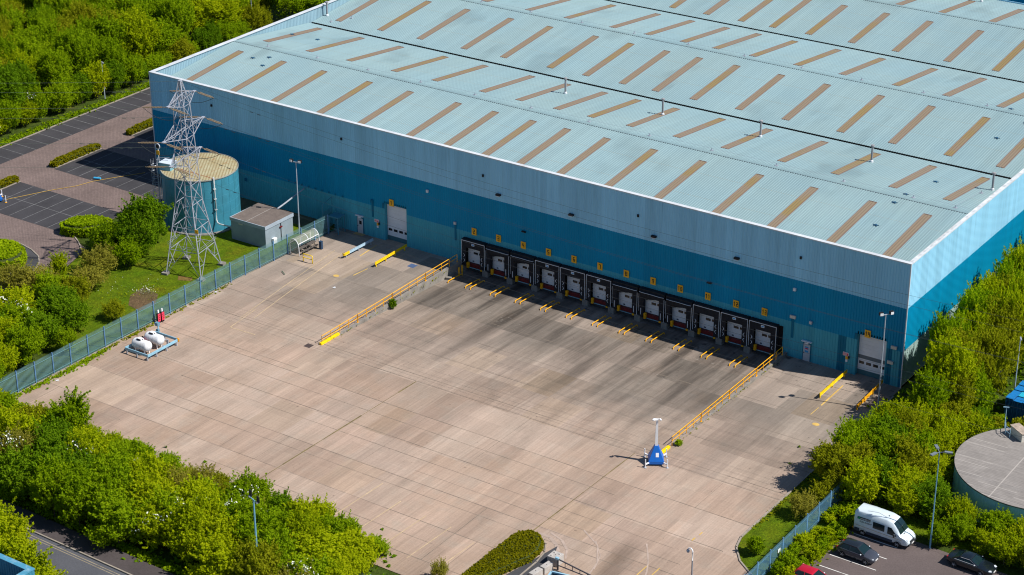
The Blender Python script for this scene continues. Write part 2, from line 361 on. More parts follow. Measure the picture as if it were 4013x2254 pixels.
kerb([(6.4, -22.6), (8.0, -23.5), (9.6, -24.6), (10.8, -26.2)]); kerb([(1.0, -28.2), (2.8, -28.35), (4.9, -28.8), (7.2, -29.75), (8.65, -31), (9.6, -32.5), (10.2, -34.5), (10.4, -40)])
kerb([(114.5, -3), (114.5, -38.3), (115.0, -40.2), (116.5, -42.2), (118.6, -43.75), (121.5, -45.2), (126, -46.2)], .16)
kerb([(32.9, -60), (32.9, -3)], .14); kerb([(32.9, -59.65), (74, -59.65)], .14)
kerb([(96.0, -62), (95.9, -52.0), (96.1, -50.6), (96.9, -49.7), (98.0, -49.6), (99.3, -50.3), (100.0, -51.6), (100.3, -53.5), (100.4, -62)], .13)
kerb([(20, -76.35), (110, -78.05)], .16, -.06, .1)
struct(km.build("kerbs", M_KERB))
sheet("planting_corner", [(1, -28.3), (2.8, -28.45), (4.9, -28.9), (7.2, -29.85), (8.65, -31.1), (9.5, -32.5), (10.1, -34.5), (10.3, -40), (-6, -40), (-6, -29)], .03, M_DARKPAVE)
# lawn round the pylon, verge by the right fence, island
sheet("lawn", [(11, -48), (32.8, -48), (32.8, -3), (24, -3), (12, -12), (10.8, -24.5), (12.5, -30)], -.03, M_GRASS)
sheet("bare_earth_patch", [(24.9, -29.0), (27.8, -29.4), (29.6, -31.8), (29.2, -34.2), (27, -33.8), (25.2, -31.6)], -.012, grass_mat("bare_earth", (.16, .10, .055), (.12, .09, .04), (.09, .11, .03)))
sheet("worn_grass_patch", [(26.2, -24.0), (28.0, -23.4), (28.6, -24.2), (27.0, -25.0)], -.012, grass_mat("worn_grass", (.22, .13, .04), (.17, .12, .035), (.12, .12, .03)))
sheet("gravel_tank_base", [(9, -15.5), (20.5, -15.5), (22.8, -11.8), (29, -12), (29, -.1), (9, -.1)], -.045, paint("tank_surround", (.09, .09, .05), .9, .3))
sheet("right_verge", [(114.6, -60), (122.9, -60), (122.6, -33), (126, -28), (150, -28), (150, -2), (114.6, -2), (114.6, -38.3), (115.2, -40.3), (116.6, -42.2), (118.7, -43.8), (121.5, -45.3), (122.9, -46)], -.035, M_GRASS)
sheet("right_car_park", [(122.9, -30.2), (129.2, -29.3), (133.4, -29.5), (152, -30.6), (152, -62), (121.6, -62), (122.0, -40), (122.7, -37)], -.012, M_LOT2)
rm = MB()
for yy in (-31.4, -33.8, -36.2, -38.5): line(rm, (123.15, yy), (128.1, yy-.05), .1, .003, .1)
struct(rm.build("right_bay_lines", M_WHITE))
# road in front
rd = lambda y0, y1: [(20, y0), (110, y0-1.7), (110, y1-1.7), (20, y1)]
sheet("road", rd(-76.4, -86.0), -.03, M_ROAD)
sheet("pavement", rd(-73.9, -76.2), .05, M_PAVE)
ry = MB()
for o_ in (-.55, -.85): line(ry, (20, -76.35+o_), (110, -78.05+o_), .09, -.022, .2)
struct(ry.build("double_yellow_lines", M_YEL3))
sheet("gate_apron", [(100.4, -49.9), (101.3, -52), (101.0, -56), (100.5, -62), (98, -62), (99.5, -55)], .02, M_DARKPAVE)
zg = zg_keep
# ------------------------------------------------------------------ the warehouse
W, H, Z1, Z0 = 114.0, 15.1, 9.58, 4.2; BACK = 103.0; SP = 17.3; ZE, ZR = 13.1, 14.95
def cladding(name, c, var=.06, grime=.25):
    n = NT(name, .5, .12); X = n.xyz()
    sheetn = n.white(n.math('FLOOR', n.math('DIVIDE', n.math('ADD', X[0], X[1]), 1.0)), 3.0)
    v = n.math('MULTIPLY', n.rng(sheetn, 0, 1, 1-var, 1+var), n.rng(n.noise(.25, 4, .6, n.map((1, 1, .25))), .3, .7, .92, 1.06))
    st = n.rng(n.noise(1, 4, .65, n.map((1.8, 1.8, .1))), .5, .8)
    n.col(n.mix(n.math('MULTIPLY', st, grime), n.scale(c, v), (c[0]*.4+.02, c[1]*.45+.01, c[2]*.45))); return n.m
M_LIGHT = cladding("light_blue_cladding", (.30, .60, .78), .07, .4); M_DARK = cladding("dark_blue_cladding", (.001, .235, .415), .05, .15); M_LOW = cladding("teal_cladding", (.06, .34, .43), .06, .3)
M_LOWD = cladding("dark_teal_panel", (.004, .14, .23), .05, .2)
M_CAP = paint("white_capping", (.58, .61, .64), .45, .12, .5, dirt=(.42, .42, .40)); M_CAPD = paint("weathered_capping", (.55, .57, .58), .7, .35, .9, dirt=(.18, .18, .17))
M_BLACK = paint("black_rubber", (.006, .007, .010), .6, .2); M_FABRIC = paint("black_curtain_fabric", (.009, .010, .015), .75, .4, 1.5, dirt=(.03, .03, .032))
M_DOORW = paint("white_door_panel", (.68, .71, .74), .5, .06); M_GLASS = paint("dark_window_glass", (.012, .014, .018), .12, .1, spec=.5)
M_CONC = paint("old_concrete", (.23, .21, .185), .9, .25, .9, dirt=(.14, .13, .11)); M_RED = paint("red_leveller_paint", (.13, .008, .010), .55, .3, 1.5, dirt=(.05, .01, .01))
M_SAFE = paint("yellow_safety_paint", (.85, .40, .004), .45, .15, 2, dirt=(.42, .2, .02)); M_SAFE2 = paint("bright_yellow_paint", (.85, .56, .002), .45, .15, 2, dirt=(.45, .28, .02))
M_ALU = paint("white_trim", (.62, .64, .66), .5, .1); M_STEEL = paint("galvanised_steel", (.42, .45, .50), .4, .2, 2, metal=.3); M_RUST = paint("rusty_steel", (.16, .07, .04), .8, .3)
M_SIGNY = paint("sign_yellow", (.80, .40, .01), .5, .06); M_INK = paint("black_lettering", (.01, .01, .012), .6, 0); M_SIGNW = paint("sign_white", (.75, .76, .78), .5, .05); M_SIGNB = paint("sign_blue", (.03, .28, .55), .5, .05); M_SIGNR = paint("sign_red", (.62, .02, .06), .5, .1)
M_CREAM = paint("cream_box", (.55, .52, .45), .6, .1)
wh = thing("warehouse", "huge warehouse in pale and dark blue bands with multi-ridged roof and loading docks", "warehouse")
PITCH, DEP = 1/3, .04
def corr(m, p0, p1, cuts, nrm, mf):
    """corrugated wall from p0 to p1; cuts(t0) -> z intervals with material index for the rib starting at t0"""
    p0, p1 = Vector(p0), Vector(p1); L = (p1-p0).length; d = (p1-p0)/L; n = Vector(nrm); k = int(round(L/PITCH))
    for i in range(k):
        t = i*PITCH; st = [(t, 0), (t+.15, 0), (t+.19, DEP), (t+.293, DEP), (t+PITCH, 0)]
        for (z0, z1, mi) in cuts(t+PITCH/2):
            for (a, ea), (b, eb) in zip(st, st[1:]):
                A, B = p0+d*a+n*ea, p0+d*b+n*eb
                m.poly([(A.x, A.y, z0), (B.x, B.y, z0), (B.x, B.y, z1), (A.x, A.y, z1)], mi)
D1, D14, DK = (40.62, 44.2), (108.35, 111.9), (53.35, 98.85)
def front(t):
    if D1[0]-.1 < t < D1[1] or D14[0]-.1 < t < D14[1]: return [(4.98, Z1, 1), (Z1, H-.1, 0)]
    if DK[0] < t < DK[1]: return [(3.3, Z0, 2), (Z0, Z1, 1), (Z1, H-.1, 0)]
    lo = 3 if (105.9 < t < 107.0 or 111.9 < t < 112.7 or t > 113.6) else 2
    return [(-1.3, Z0, lo), (Z0, Z1, 1), (Z1, H-.1, 0)]
m = MB(); corr(m, (0, 0, 0), (W, 0, 0), front, (0, -1, 0), None)
m.build("front_wall", [M_LIGHT, M_DARK, M_LOW, M_LOWD], wh)
m = MB(); corr(m, (W, 0, 0), (W, BACK, 0), lambda t: [(-.2, Z0+.1, 2), (Z0+.1, Z1, 1), (Z1, H-.1, 0)], (1, 0, 0), None)
m.build("side_wall", [M_LIGHT, M_DARK, paint("sunlit_teal_cladding", (.36, .50, .47), .5, .1)], wh)  # paler copy of the teal lower band, sunlight put into its colour
m = MB(); corr(m, (0, BACK, 0), (0, 0, 0), lambda t: [(-.2, Z0, 2), (Z0, Z1, 1), (Z1, H-.1, 0)], (-1, 0, 0), None)
corr(m, (.25, 0, 0), (.25, BACK, 0), lambda t: [(ZE-.6, H-.1, 3)], (1, 0, 0), None)   # inner face of the gable parapet
m.build("gable_wall", [M_LIGHT, M_DARK, M_LOW, cladding('parapet_liner', (.25, .385, .45), .05, .2)], wh)
m = MB(); m.bb(0, W, BACK-.1, BACK, 0, ZE+.3); m.build("rear_wall", M_LIGHT, wh)
m = MB(); m.bb(W-.02, W+.09, -.09, .02, -.5, H-.1); m.build("corner_trim", M_CAP, wh)
m = MB(); m.bb(-.09, .02, -.09, .02, -.3, H-.1); m.build("corner_trim", M_CAP, wh)
# cappings
m = MB(); m.bb(-.09, W+.09, -.1, .42, H-.1, H+.02); m.build("front_capping", M_CAP, wh)
m = MB(); m.bb(-.1, .45, .42, BACK, H-.1, H+.02); m.build("gable_capping", M_CAP, wh)
m = MB(); m.bb(W-.42, W-.06, .42, BACK, H-.1, H+.015, 0); m.bb(W-.06, W+.1, .42, BACK, H-.1, H+.03, 1); m.build("side_capping", [M_CAPD, M_CAP], wh)
# roof sheets
def roofmat():
    n = NT("roof_sheeting", .5, .3); X = n.xyz()
    sx = n.math('FLOOR', X[0]); sy = n.math('FLOOR', n.math('DIVIDE', X[1], 17.3))
    r1 = n.white(sx, sy); r2 = n.white(n.math('FLOOR', n.math('DIVIDE', X[0], 6.1)), n.math('ADD', sy, 9.0))
    band = n.rng(n.noise(1, 2, .5, n.map((.16, .05, 1))), .55, .68)
    v = n.math('MULTIPLY', n.rng(r1, 0, 1, .955, 1.03), n.rng(n.noise(.05, 4, .6), .3, .7, .94, 1.04))
    v = n.math('MULTIPLY', v, n.rng(n.noise(1, 4, .6, n.map((2.5, .12, 1))), .3, .75, .97, 1.03))
    v = n.math('MULTIPLY', v, n.math('SUBTRACT', 1.0, n.math('MULTIPLY', n.math('MULTIPLY', band, n.rng(r2, .5, .7)), .16)))
    c = n.mix(n.rng(n.noise(.12, 3, .5, n.map((1, 1, 1), (8, 8, 0))), .35, .65), (.222, .332, .356), (.238, .34, .35))
    # rows of fixings (dotted), two on each slope
    yy = n.math('PINGPONG', X[1], 17.3); dots = n.math('GREATER_THAN', n.math('FRACT', n.math('MULTIPLY', X[0], 3.0)), .45)
    odd = n.math('SUBTRACT', 17.3, yy)
    ln = n.math('ADD', n.math('LESS_THAN', n.math('ABSOLUTE', n.math('SUBTRACT', yy, 6.25)), .05), n.math('LESS_THAN', n.math('ABSOLUTE', n.math('SUBTRACT', yy, 11.7)), .05))
    c = n.scale(c, v); c = n.mix(n.math('MULTIPLY', n.math('MULTIPLY', ln, dots), .6), c, (.24, .23, .17))
    lap = n.math('LESS_THAN', n.math('FRACT', n.math('ADD', X[0], .02)), .035)
    c = n.mix(n.math('MULTIPLY', n.math('MULTIPLY', lap, n.rng(r1, .55, .6)), .5), c, (.12, .19, .22))
    sp_ = n.rng(n.noise(1.6, 3, .6), .69, .73)
    c = n.mix(n.math('MULTIPLY', sp_, .4), c, (.17, .24, .26))
    n.col(c); return n.m
M_ROOF = roofmat()
def rz(yv):
    k = yv % (2*SP); return ZE+(ZR-ZE)*(k/SP if k <= SP else 2-k/SP)
RD = .032
def roof_sheet(m, x0, x1, y0, y1, up=0.0):
    k = int(round((x1-x0)/PITCH))
    for i in range(k):
        t = x0+i*PITCH; st = [(t, 0), (t+.20, 0), (t+.235, RD), (t+.298, RD), (t+PITCH, 0)]
        za, zb = rz(y0+1e-4 if y0 else 0)+up, rz(y1-1e-4)+up
        for (a, ea), (b, eb) in zip(st, st[1:]): m.poly([(a, y0, za+ea), (b, y0, za+eb), (b, y1, zb+eb), (a, y1, zb+ea)])
G = .55
for s_ in range(6):
    y0, y1 = s_*SP, min((s_+1)*SP, BACK); m = MB()
    if s_ % 2 and s_ < 5: y1 -= G
    if s_ % 2 == 0 and s_: y0 += G*.2
    if s_ == 0: y0 = .35
    roof_sheet(m, .3, W-.4, y0, y1)
    m.build("roof_slope", M_ROOF, wh)
for k in (1, 3, 5):
    m = MB(); yr = k*SP; a = .32; zz = ZR+.05
    m.poly([(.3, yr-a, zz-.032), (W-.4, yr-a, zz-.032), (W-.4, yr, zz+.015), (.3, yr, zz+.015)]); m.poly([(.3, yr, zz+.015), (W-.4, yr, zz+.015), (W-.4, yr+a, zz-.032), (.3, yr+a, zz-.032)])
    # dark blocks paint the dotted shadow of the profile fillers, near side
    for i in range(int((W-.8)/PITCH)): m.bb(.42+i*PITCH, .58+i*PITCH, yr-a-.10, yr-a+.01, zz-.12, zz-.034, 1)
    m.build("ridge_cap", [M_ROOF, paint("filler_shadow", (.10, .13, .15), .8)], wh)
m = MB()
for k in (2, 4): m.poly([(.3, k*SP-G-.05, ZE-.28), (W-.4, k*SP-G-.05, ZE-.28), (W-.4, k*SP+.3, ZE-.28), (.3, k*SP+.3, ZE-.28)]); m.bb(.3, W-.4, k*SP+.06, k*SP+.10, ZE-.28, ZE-.06)
m.build("valley_gutter", paint("dark_gutter", (.012, .012, .012), .8), wh)
# rooflights
def lightmat():
    n = NT("rooflight_grp", .45, .4); X = n.xyz()
    oi = n.new("ShaderNodeObjectInfo").outputs["Random"]
    yel = n.mix(n.rng(n.noise(.25, 3, .6), .3, .7), (.225, .168, .105), (.25, .18, .07))
    f = n.math('MULTIPLY', n.rng(n.noise(.16, 2, .5, n.map((.6, 1, 1), (4, 4, 4))), .48, .6), n.rng(oi, .2, .5))
    c = n.mix(f, (.258, .202, .138), (.275, .20, .072))
    c = n.mix(n.math('MULTIPLY', n.rng(n.noise(1, 3, .6, n.map((1.2, .1, 1))), .4, .7), .4), c, yel)
    rib = n.math('GREATER_THAN', n.math('FRACT', n.math('MULTIPLY', n.math('SUBTRACT', X[0], .3), 3.0)), .72)
    c = n.mix(n.math('MULTIPLY', rib, .6), c, (.11, .075, .05))
    n.col(c); return n.m
M_RL = lightmat(); M_RLE = paint("rooflight_edge", (.22, .10, .08), .6, .2)
RX = [3.9, 12.0, 19.1, 27.1, 34.1, 42.2, 48.2, 54.3, 59.4, 65.4, 72.5, 79.5, 87.5, 94.7, 102.6, 109.4]
for s_, (ya, yb) in enumerate(((2.2, 14.7), (20.1, 32.3), (36.7, 49.0), (53.4, 66.7), (70.9, 83.0), (86.9, 99.0))):
    for xc in RX:
        x0 = .3+round((xc-.55-.3)/PITCH)*PITCH; m = MB(); roof_sheet(m, x0, x0+1.0, ya, yb, .012)
        za, zb = rz(ya)+.014, rz(yb)+.014
        for xe in (x0-.03, x0+1.03): m.bar((xe, ya, za+.012), (xe, yb, zb+.012), .045, .03, 1)
        for yy, z_ in ((ya, za), (yb, zb)): m.bar((x0, yy, z_+.02), (x0+1, yy, z_+.02), .06, .05, 1)
        m.build("skylight", [M_RL, M_RLE], wh)
# flues, anchor posts, roof fixings
def flue(x, yv, h=2.1):
    m = MB(); z = rz(yv); m.tube([(x, yv, z), (x, yv, z+h)], .14, 8); m.lathe((x, yv, z+h), [(.14, -.05), (.24, -.02), (.24, .18), (.05, .24)], 10); m.lathe((x, yv, z), [(.26, 0), (.22, .22), (.13, .3)], 10, m=1)
    m.build("flue_pipe", [paint("grey_flue", (.28, .28, .29), .5, .15), M_CAP], wh)
for x, yv in ((.95, 37.6), (50.6, 27.8), (65.7, 28.2), (80.3, 28.2), (95.9, 28.3), (112.0, 28.0), (80.7, 99.7)): flue(x, yv)
def post(x, yv):
    m = MB(); z = rz(yv)+.03; m.bb(x-.2, x+.2, yv-.2, yv+.2, z, z+.04); m.tube([(x, yv, z), (x, yv, z+.34)], .055, 6); m.build("anchor_post", M_STEEL, wh)
for k, off in ((1, 0), (3, 4)):
    x = 6.0+off
    while x < 112: post(x, k*SP+.75); x += 9.1
for x, yv in ((3.0, 36.0), (111.5, 17.9), (111.5, 25.8), (112.6, 35.2), (5, 38.5)): post(x, yv)
m = MB()
for k in (1, 3): m.tube([(4+i*9.1, k*SP+.75, ZR+.22+.02*(i % 2)) for i in range(13)], .012, 4)
m.tube([(111.5, 17.9, ZR+.25), (111.5, 25.8, 14.3)], .012, 4); m.build("safety_line", M_STEEL, wh)
def fixing(x, yv):
    m = MB(); z = rz(yv)+.05
    for t in range(5): a = t*1.26+.3; m.bar((x, yv, z), (x+.38*math.cos(a), yv+.3*math.sin(a), z+.03), .09, .05)
    m.lathe((x, yv, z), [(.16, 0), (.13, .1), (.03, .13)], 8); m.build("lifeline_bracket", paint("blue_bracket", (.02, .09, .17), .5), wh)
for x, yv in ((9, 14.8), (10, 12.2), (3.6, 26.2), (8.2, 26.5), (7.0, 13.6), (105.5, 26.1), (104.9, 18.6), (104.8, 15.6), (105.3, 9.6), (106, 44), (107.6, 49.6), (104, 53.5)): fixing(x, yv)
# wall lights and fittings
for x, z in ((58.9, 10.5), (69.7, 10.4), (81.4, 10.4), (92.6, 10.4)):
    m = MB(); m.bb(x-.32, x+.32, -.42, -.06, z-.1, z+.12); m.bb(x-.27, x+.27, -.44, -.1, z-.16, z-.1, 1); m.bar((x, -.05, z), (x, -.25, z), .1, .1); m.build("floodlight", [M_BLACK, M_ALU], wh)
for x, z in ((62.7, 6.4), (89.1, 6.3)):
    m = MB(); m.bb(x-.3, x+.3, -.3, -.05, z-.06, z+.08); m.build("wall_light", M_BLACK, wh)
for x, z in ((11.3, 12.5), (33.9, 12.5), (56.5, 12.5), (79.1, 12.5), (100.7, 12.5)):
    m = MB(); m.bb(x-.11, x+.11, -.2, -.05, z-.16, z+.16); m.build("vent_outlet", M_BLACK, wh)
for x, z, mt in ((16.8, 2.9, M_LOWD), (100.2, 8.4, M_ALU), (47.8, 8.4, M_ALU), (102.5, 4.8, M_STEEL), (38.7, 4.9, M_LOWD), (52.1, 5.0, M_STEEL), (100.2, 4.9, M_CREAM), (112.9, 4.55, M_CREAM), (112.6, 2.6, M_CREAM)):
    m = MB(); w = .35 if mt is M_CREAM else .16; m.bb(x-w, x+w, -.26, -.045, z-.18, z+.18); m.build("junction_box", mt, wh)
for x, za, zb in ((52.1, 2.6, 4.8), (100.2, 2.2, 4.7), (38.7, 2.6, 4.7)):
    m = MB(); m.bb(x-.13, x+.13, -.12, -.045, za, zb); m.build("conduit", M_LOWD, wh)
m = MB()
for i in range(9): m.lathe((24.5+1.15*i, -.08, 4.5-.02*i), [(.11, 0), (.14, -.06), (.02, -.1)], 8, 'y')
m.build("louvre_vent", M_LOWD, wh)
# roller doors in their recesses
def roller(x0, x1, band):
    m = MB(); y = .55; z0 = -.3; H_ = 4.98
    d = thing("roller_door", "x", "door"); del d['label']; del d['category']; d.parent = wh
    for k in range(10):
        za = z0+.62+k*.47; mi = 0
        if band and 3 <= k <= 3: mi = 1
        m.bb(x0+.05, x1-.05, y-.03, y+.05, za+.012, min(za+.47, H_), mi)
    m.bb(x0+.05, x1-.05, y-.02, y+.05, z0, z0+.62, 2); m.bb(x0, x1, y+.02, y+.12, z0, H_, 1)
    m.build("door_leaf", [M_DOORW, paint("grey_door_band", (.12, .15, .17), .6, .1), paint("teal_door_skirt", (.05, .15, .18), .6, .1)], d, bevel=0)
    for k in range(4):
        xc = x0+.5+k*.87; zc = z0+1.5 if not band else z0+1.55
        g = MB(); g.bb(xc-.3, xc+.3, y-.055, y-.03, zc-.17, zc+.17, 0); g.build("door_window", M_GLASS, d, bevel=.05)
    j = MB(); j.bb(x0-.12, x0, 0, .6, z0, 5.1); j.bb(x1, x1+.12, 0, .6, z0, 5.1); j.bb(x0-.12, x1+.12, 0, .6, 4.98, 5.3); j.bb(x0-.3, x0-.02, -.12, .1, 4.3, 5.0, 1)
    j.build("door_jamb", [M_LOW, M_LOWD], d)
roller(*D1, False); roller(*D14, True)
# staff doors
def staff(x0, x1, notice):
    d = thing("staff_door", "x", "d"); del d['label']; del d['category']; d.parent = wh
    m = MB(); z0 = -.3; zt = z0+2.2; m.bb(x0-.12, x1+.12, -.075, -.045, z0, zt+.12, 0); m.bb(x0, x1, -.1, -.075, z0+.03, zt, 1); m.build("door_leaf", [M_LOWD, paint("grey_staff_door", (.42, .46, .49), .6, .1)], d)
    m = MB(); m.bb(x0-.2, x1+.2, -.35, -.045, zt+.35, zt+.43); m.bb(x0+.2, x1-.2, -.3, -.05, zt+.14, zt+.26); m.build("door_lamp", M_SIGNW, d)
    if notice:
        m = MB(); m.bb(x0+.2, x1-.2, -.112, -.1, z0+1.55, z0+1.9, 0); m.bb(x0+.25, x1-.25, -.125, -.112, z0+1.58, z0+1.72, 1); m.bb(x0+.2, x1-.2, -.112, -.1, z0+1.15, z0+1.4, 2); m.build("notice", [M_SIGNB, M_SIGNR, M_SIGNB], d)
    else:
        m = MB(); m.bb(x0+.3, x1-.2, -.112, -.1, z0+1.35, z0+1.85); m.build("door_window", M_GLASS, d)
    m = MB(); m.bb(x0+.06, x0+.12, -.16, -.1, z0+1.0, z0+1.15); m.build("door_handle", M_BLACK, d)
    m = MB(); m.bb(x0-.3, x1+.3, -.7, -.05, z0-.02, z0+.06, 0); m.build("door_step", M_CONC if notice else paint("worn_step", (.4, .28, .12), .8), d)
staff(36.1, 37.0, False); staff(101.75, 102.6, True)
# ---- loading docks
C2, DP = 55.28, 3.765
m = MB(); m.bb(DK[0], DK[1], .30, .4, -1.3, 3.4); m.build("dock_back_wall", M_BLACK, wh)
m = MB(); m.bb(DK[0], DK[1], -.05, .28, -1.3, -.62, 0); m.build("dock_base_wall", paint("dark_dock_wall", (.05, .05, .055), .9, .3), wh)
def dock(kind):
    d = bpy.data.objects.new("loading_dock", None); COL.objects.link(d); d.parent = wh
    hw, y0 = 1.78, -.72
    m = MB()                                        # shelter frame and curtains
    m.bb(-hw, hw, y0+.02, .0, 3.25, 3.42, 0)
    m.bb(-hw, -hw+.08, y0+.03, .0, -.2, 3.25, 0); m.bb(hw-.08, hw, y0+.03, .0, -.2, 3.25, 0)
    if kind == 'frame':
        m.bb(-hw, hw, y0, y0+.03, 2.35, 3.25, 0); m.bb(-hw, -1.12, y0, y0+.03, -.25, 2.35, 0); m.bb(1.06, hw, y0, y0+.03, -.25, 2.35, 0)
    else:                                           # inflated head bag with sagging lower edge
        N = 10
        for k in range(N):
            a, b = -hw+.05+(2*hw-.1)*k/N, -hw+.05+(2*hw-.1)*(k+1)/N; sg = lambda x: 2.28-.16*math.sin((x/hw+1)*3.1)-.05*math.sin(x*7); bl = lambda x: y0-.22*(1-(x/hw)**4)
            m.faces([(a, y0+.1, 3.25), (b, y0+.1, 3.25), (b, bl(b), 3.05), (a, bl(a), 3.05), (b, bl(b)+.05, 2.5), (a, bl(a)+.05, 2.5), (b, y0+.05, sg(b)), (a, y0+.05, sg(a))], [(0, 3, 2, 1), (3, 5, 4, 2), (5, 7, 6, 4)], 0)
        m.bb(-hw+.02, -1.18, y0, y0+.12, -.3, 2.7, 0); m.bb(1.05, hw-.02, y0, y0+.12, -.2, 2.7, 0)
        m.faces([(-1.18, y0+.06, 2.6), (-1.02, y0+.35, 2.2), (-1.1, y0+.25, -.3), (-1.3, y0+.03, -.3)], [(0, 1, 2, 3), (3, 2, 1, 0)], 0)
    m.build("shelter", M_FABRIC, d)
    t = MB()                                        # pale edge trim
    if kind == 'frame':
        t.bb(-hw-.01, hw+.01, y0-.02, y0+.0, 3.22, 3.29); t.bb(-hw-.015, -hw+.045, y0-.02, y0, .0, 3.22); t.bb(hw-.045, hw+.015, y0-.02, y0, -.25, 3.22)
    else:
        t.tube([(-hw+.06+(2*hw-.12)*k/8, y0-.22*(1-((k-4)/4.0)**4)-.015, 3.08-.10*((k-4)/4.0)**2) for k in range(9)], .03, 5); t.bb(hw-.05, hw, y0-.02, y0+.0, -.25, 2.75); t.bb(-hw, -hw+.025, y0-.02, y0, .4, 2.7)
    t.build("edge_trim", M_ALU, d)
    gl = []                                         # white markers on the side flaps
    if kind == 'frame':
        for x, s in ((-1.47, 1), (1.40, -1)):
            for zc in (.52, 1.2):
                p = [(x-.05*s, zc+.24), (x+.09*s, zc+.1), (x+.09*s, zc-.1), (x-.05*s, zc-.24), (x+.03*s-.0, zc-.24), (x+.17*s, zc-.06), (x+.17*s, zc+.06), (x+.03*s, zc+.24)]
                q = [(a, y0-.012, b) for a, b in p]; g = MB(); gl.append(g)
                g.faces(q, [(0, 1, 6, 7), (1, 2, 5, 6), (2, 3, 4, 5)] if s > 0 else [(7, 6, 1, 0), (6, 5, 2, 1), (5, 4, 3, 2)])
    else:
        for x in (-1.45, 1.3): g = MB(); gl.append(g); g.bb(x-.035, x+.035, y0-.015, y0, .0, .85)
    for g in gl: g.build("guide_marker", M_SIGNW, d)
    l = MB()                                        # overhead door
    for k in range(5): l.bb(-1.28, 1.2, .06, .12, .06+k*.56, .06+k*.56+.545)
    l.build("overhead_door", M_DOORW, d, bevel=0)
    for xc in (-.1, .72):
        q = MB(); q.bb(xc-.33, xc+.33, .035, .06, 1.28, 1.6); q.build("door_window", M_GLASS, d, bevel=.07)
    q = MB(); q.bb(-.62, -.38, .03, .06, .2, .36); q.build("door_lock", paint("blue_grey_lock", (.05, .08, .13), .5), d)
    v = MB(); v.bb(-1.2, 1.25, -.3, .05, -.03, .03, 0); v.bb(-1.2, 1.25, -.33, -.3, -.42, .02, 0); v.bb(-1.1, 1.2, -.42, -.33, -.52, -.45, 1); v.build("dock_leveller", [M_RED, paint("pale_blue_lip", (.25, .42, .48), .5)], d)
    for x in (-.98, 1.16):
        b = MB(); b.bb(x-.15, x+.15, -.62, -.3, -.52, .2); b.build("bumper", M_SAFE, d, bevel=.03)
    p = MB(); p.bb(1.45, 2.25, -.78, -.02, -1.3, -.22, 0); p.build("dock_pedestal", M_CONC, d)
    if kind == 'frame':
        s = MB(); s.bb(-.22, .22, y0-.03, y0-.005, 2.78, 3.08, 0); s.bb(-.16, .16, y0-.04, y0-.03, 2.85, 2.99, 1); s.build("shelter_badge", [M_SIGNW, M_SIGNB], d)
    return d
dA, dB = dock('frame'), dock('bag')
first = {'A': True, 'B': True}
for k, ty in enumerate("ABBAAABBBAAA"):
    src = dA if ty == 'A' else dB; c = (C2+DP*k, 0, 0)
    if first[ty]: src.location = c; first[ty] = False; o = src
    else:
        o = src.copy(); COL.objects.link(o); o.location = c; o.parent = wh
        for ch in kids(src):
            q = ch.copy(); COL.objects.link(q); q.parent = o
            if k == 9 and q.name.startswith("shelter_badge"): bpy.data.objects.remove(q)
m = MB(); m.bb(C2-2.25, C2-1.5, -.78, -.02, -1.3, -.22); m.build("dock_end_pier", M_CONC, wh)
# ---- number signs (14)
DIG = {'0': 'abcdef', '1': 'j', '2': 'abged', '3': 'abgcd', '4': 'fgbc', '5': 'afgcd', '6': 'afgedc', '7': 'abc', '8': 'abcdefg', '9': 'abcdfg'}
def digits(m, txt, xc, y, zc, h, w, st=.07):
    n = len(txt); gap = w*1.35
    for i, ch in enumerate(txt):
        x = xc+(i-(n-1)/2)*gap; a, b = w/2, h/2
        seg = {'a': (x-a, x+a, zc+b-st, zc+b), 'd': (x-a, x+a, zc-b, zc-b+st), 'g': (x-a, x+a, zc-st/2, zc+st/2), 'f': (x-a, x-a+st, zc, zc+b), 'e': (x-a, x-a+st, zc-b, zc), 'b': (x+a-st, x+a, zc, zc+b), 'c': (x+a-st, x+a, zc-b, zc), 'j': (x-st/2, x+st/2, zc-b, zc+b)}
        for k, q in enumerate(DIG[ch]): s = seg[q]; m.bb(s[0], s[1], y-.004-.001*k, y+.01, s[2], s[3])
        if ch == '1': m.bar((x-.13, y-.002, zc+b-.14), (x, y-.002, zc+b-.03), .016, .06)
for k in range(14):
    num = str(k+1); x, z = (41.9, 5.36) if k == 0 else ((109.6, 5.32) if k == 13 else (55.06+3.768*(k-1), 4.52))
    place = "above the roller door by the smoking shelter" if k == 0 else ("above the roller door at the warehouse corner" if k == 13 else "on the blue wall over its loading dock")
    t = thing("number_sign", f"yellow sign reading {num} {place}", "sign", (x, -.12, z), 0, "door number signs")
    m = MB(); m.bb(-.36, .36, -.03, .03, -.47, .47); m.build("sign_plate", M_SIGNY, t)
    m = MB(); digits(m, num, 0, -.034, 0, .56, .3 if k < 9 else .24, .085); m.build("sign_number", M_INK, t)
# safety notices beside doors 1 and 14
def notice(x, z, lab):
    t = thing("safety_sign", lab, "sign", (x, -.09, z))
    m = MB(); m.bb(-.36, .36, -.02, .02, -.22, .22, 0); m.bb(-.3, .3, -.026, -.02, -.17, .17, 1); m.build("red_board", [M_SIGNW, M_SIGNR], t)
    m = MB()
    for r in range(3): m.bb(-.24, .24-.07*r, -.031, -.026, .08-.1*r, .12-.1*r)
    m.build("sign_text", M_SIGNW, t)
    m = MB(); m.bb(.0, .34, -.02, .02, -.62, -.26, 0); m.bb(.0, .26, -.025, .02, -.95, -.66, 1); m.build("yellow_board", [M_SIGNY, M_SIGNW], t)
    m = MB(); m.bb(.3, .5, -.1, .02, -.45, -.15); m.build("control_box", M_BLACK, t)
notice(39.35, 2.2, "red and yellow safety signs on the teal wall left of door 1"); notice(107.1, 2.05, "red and yellow safety signs on the dark panel left of door 14")
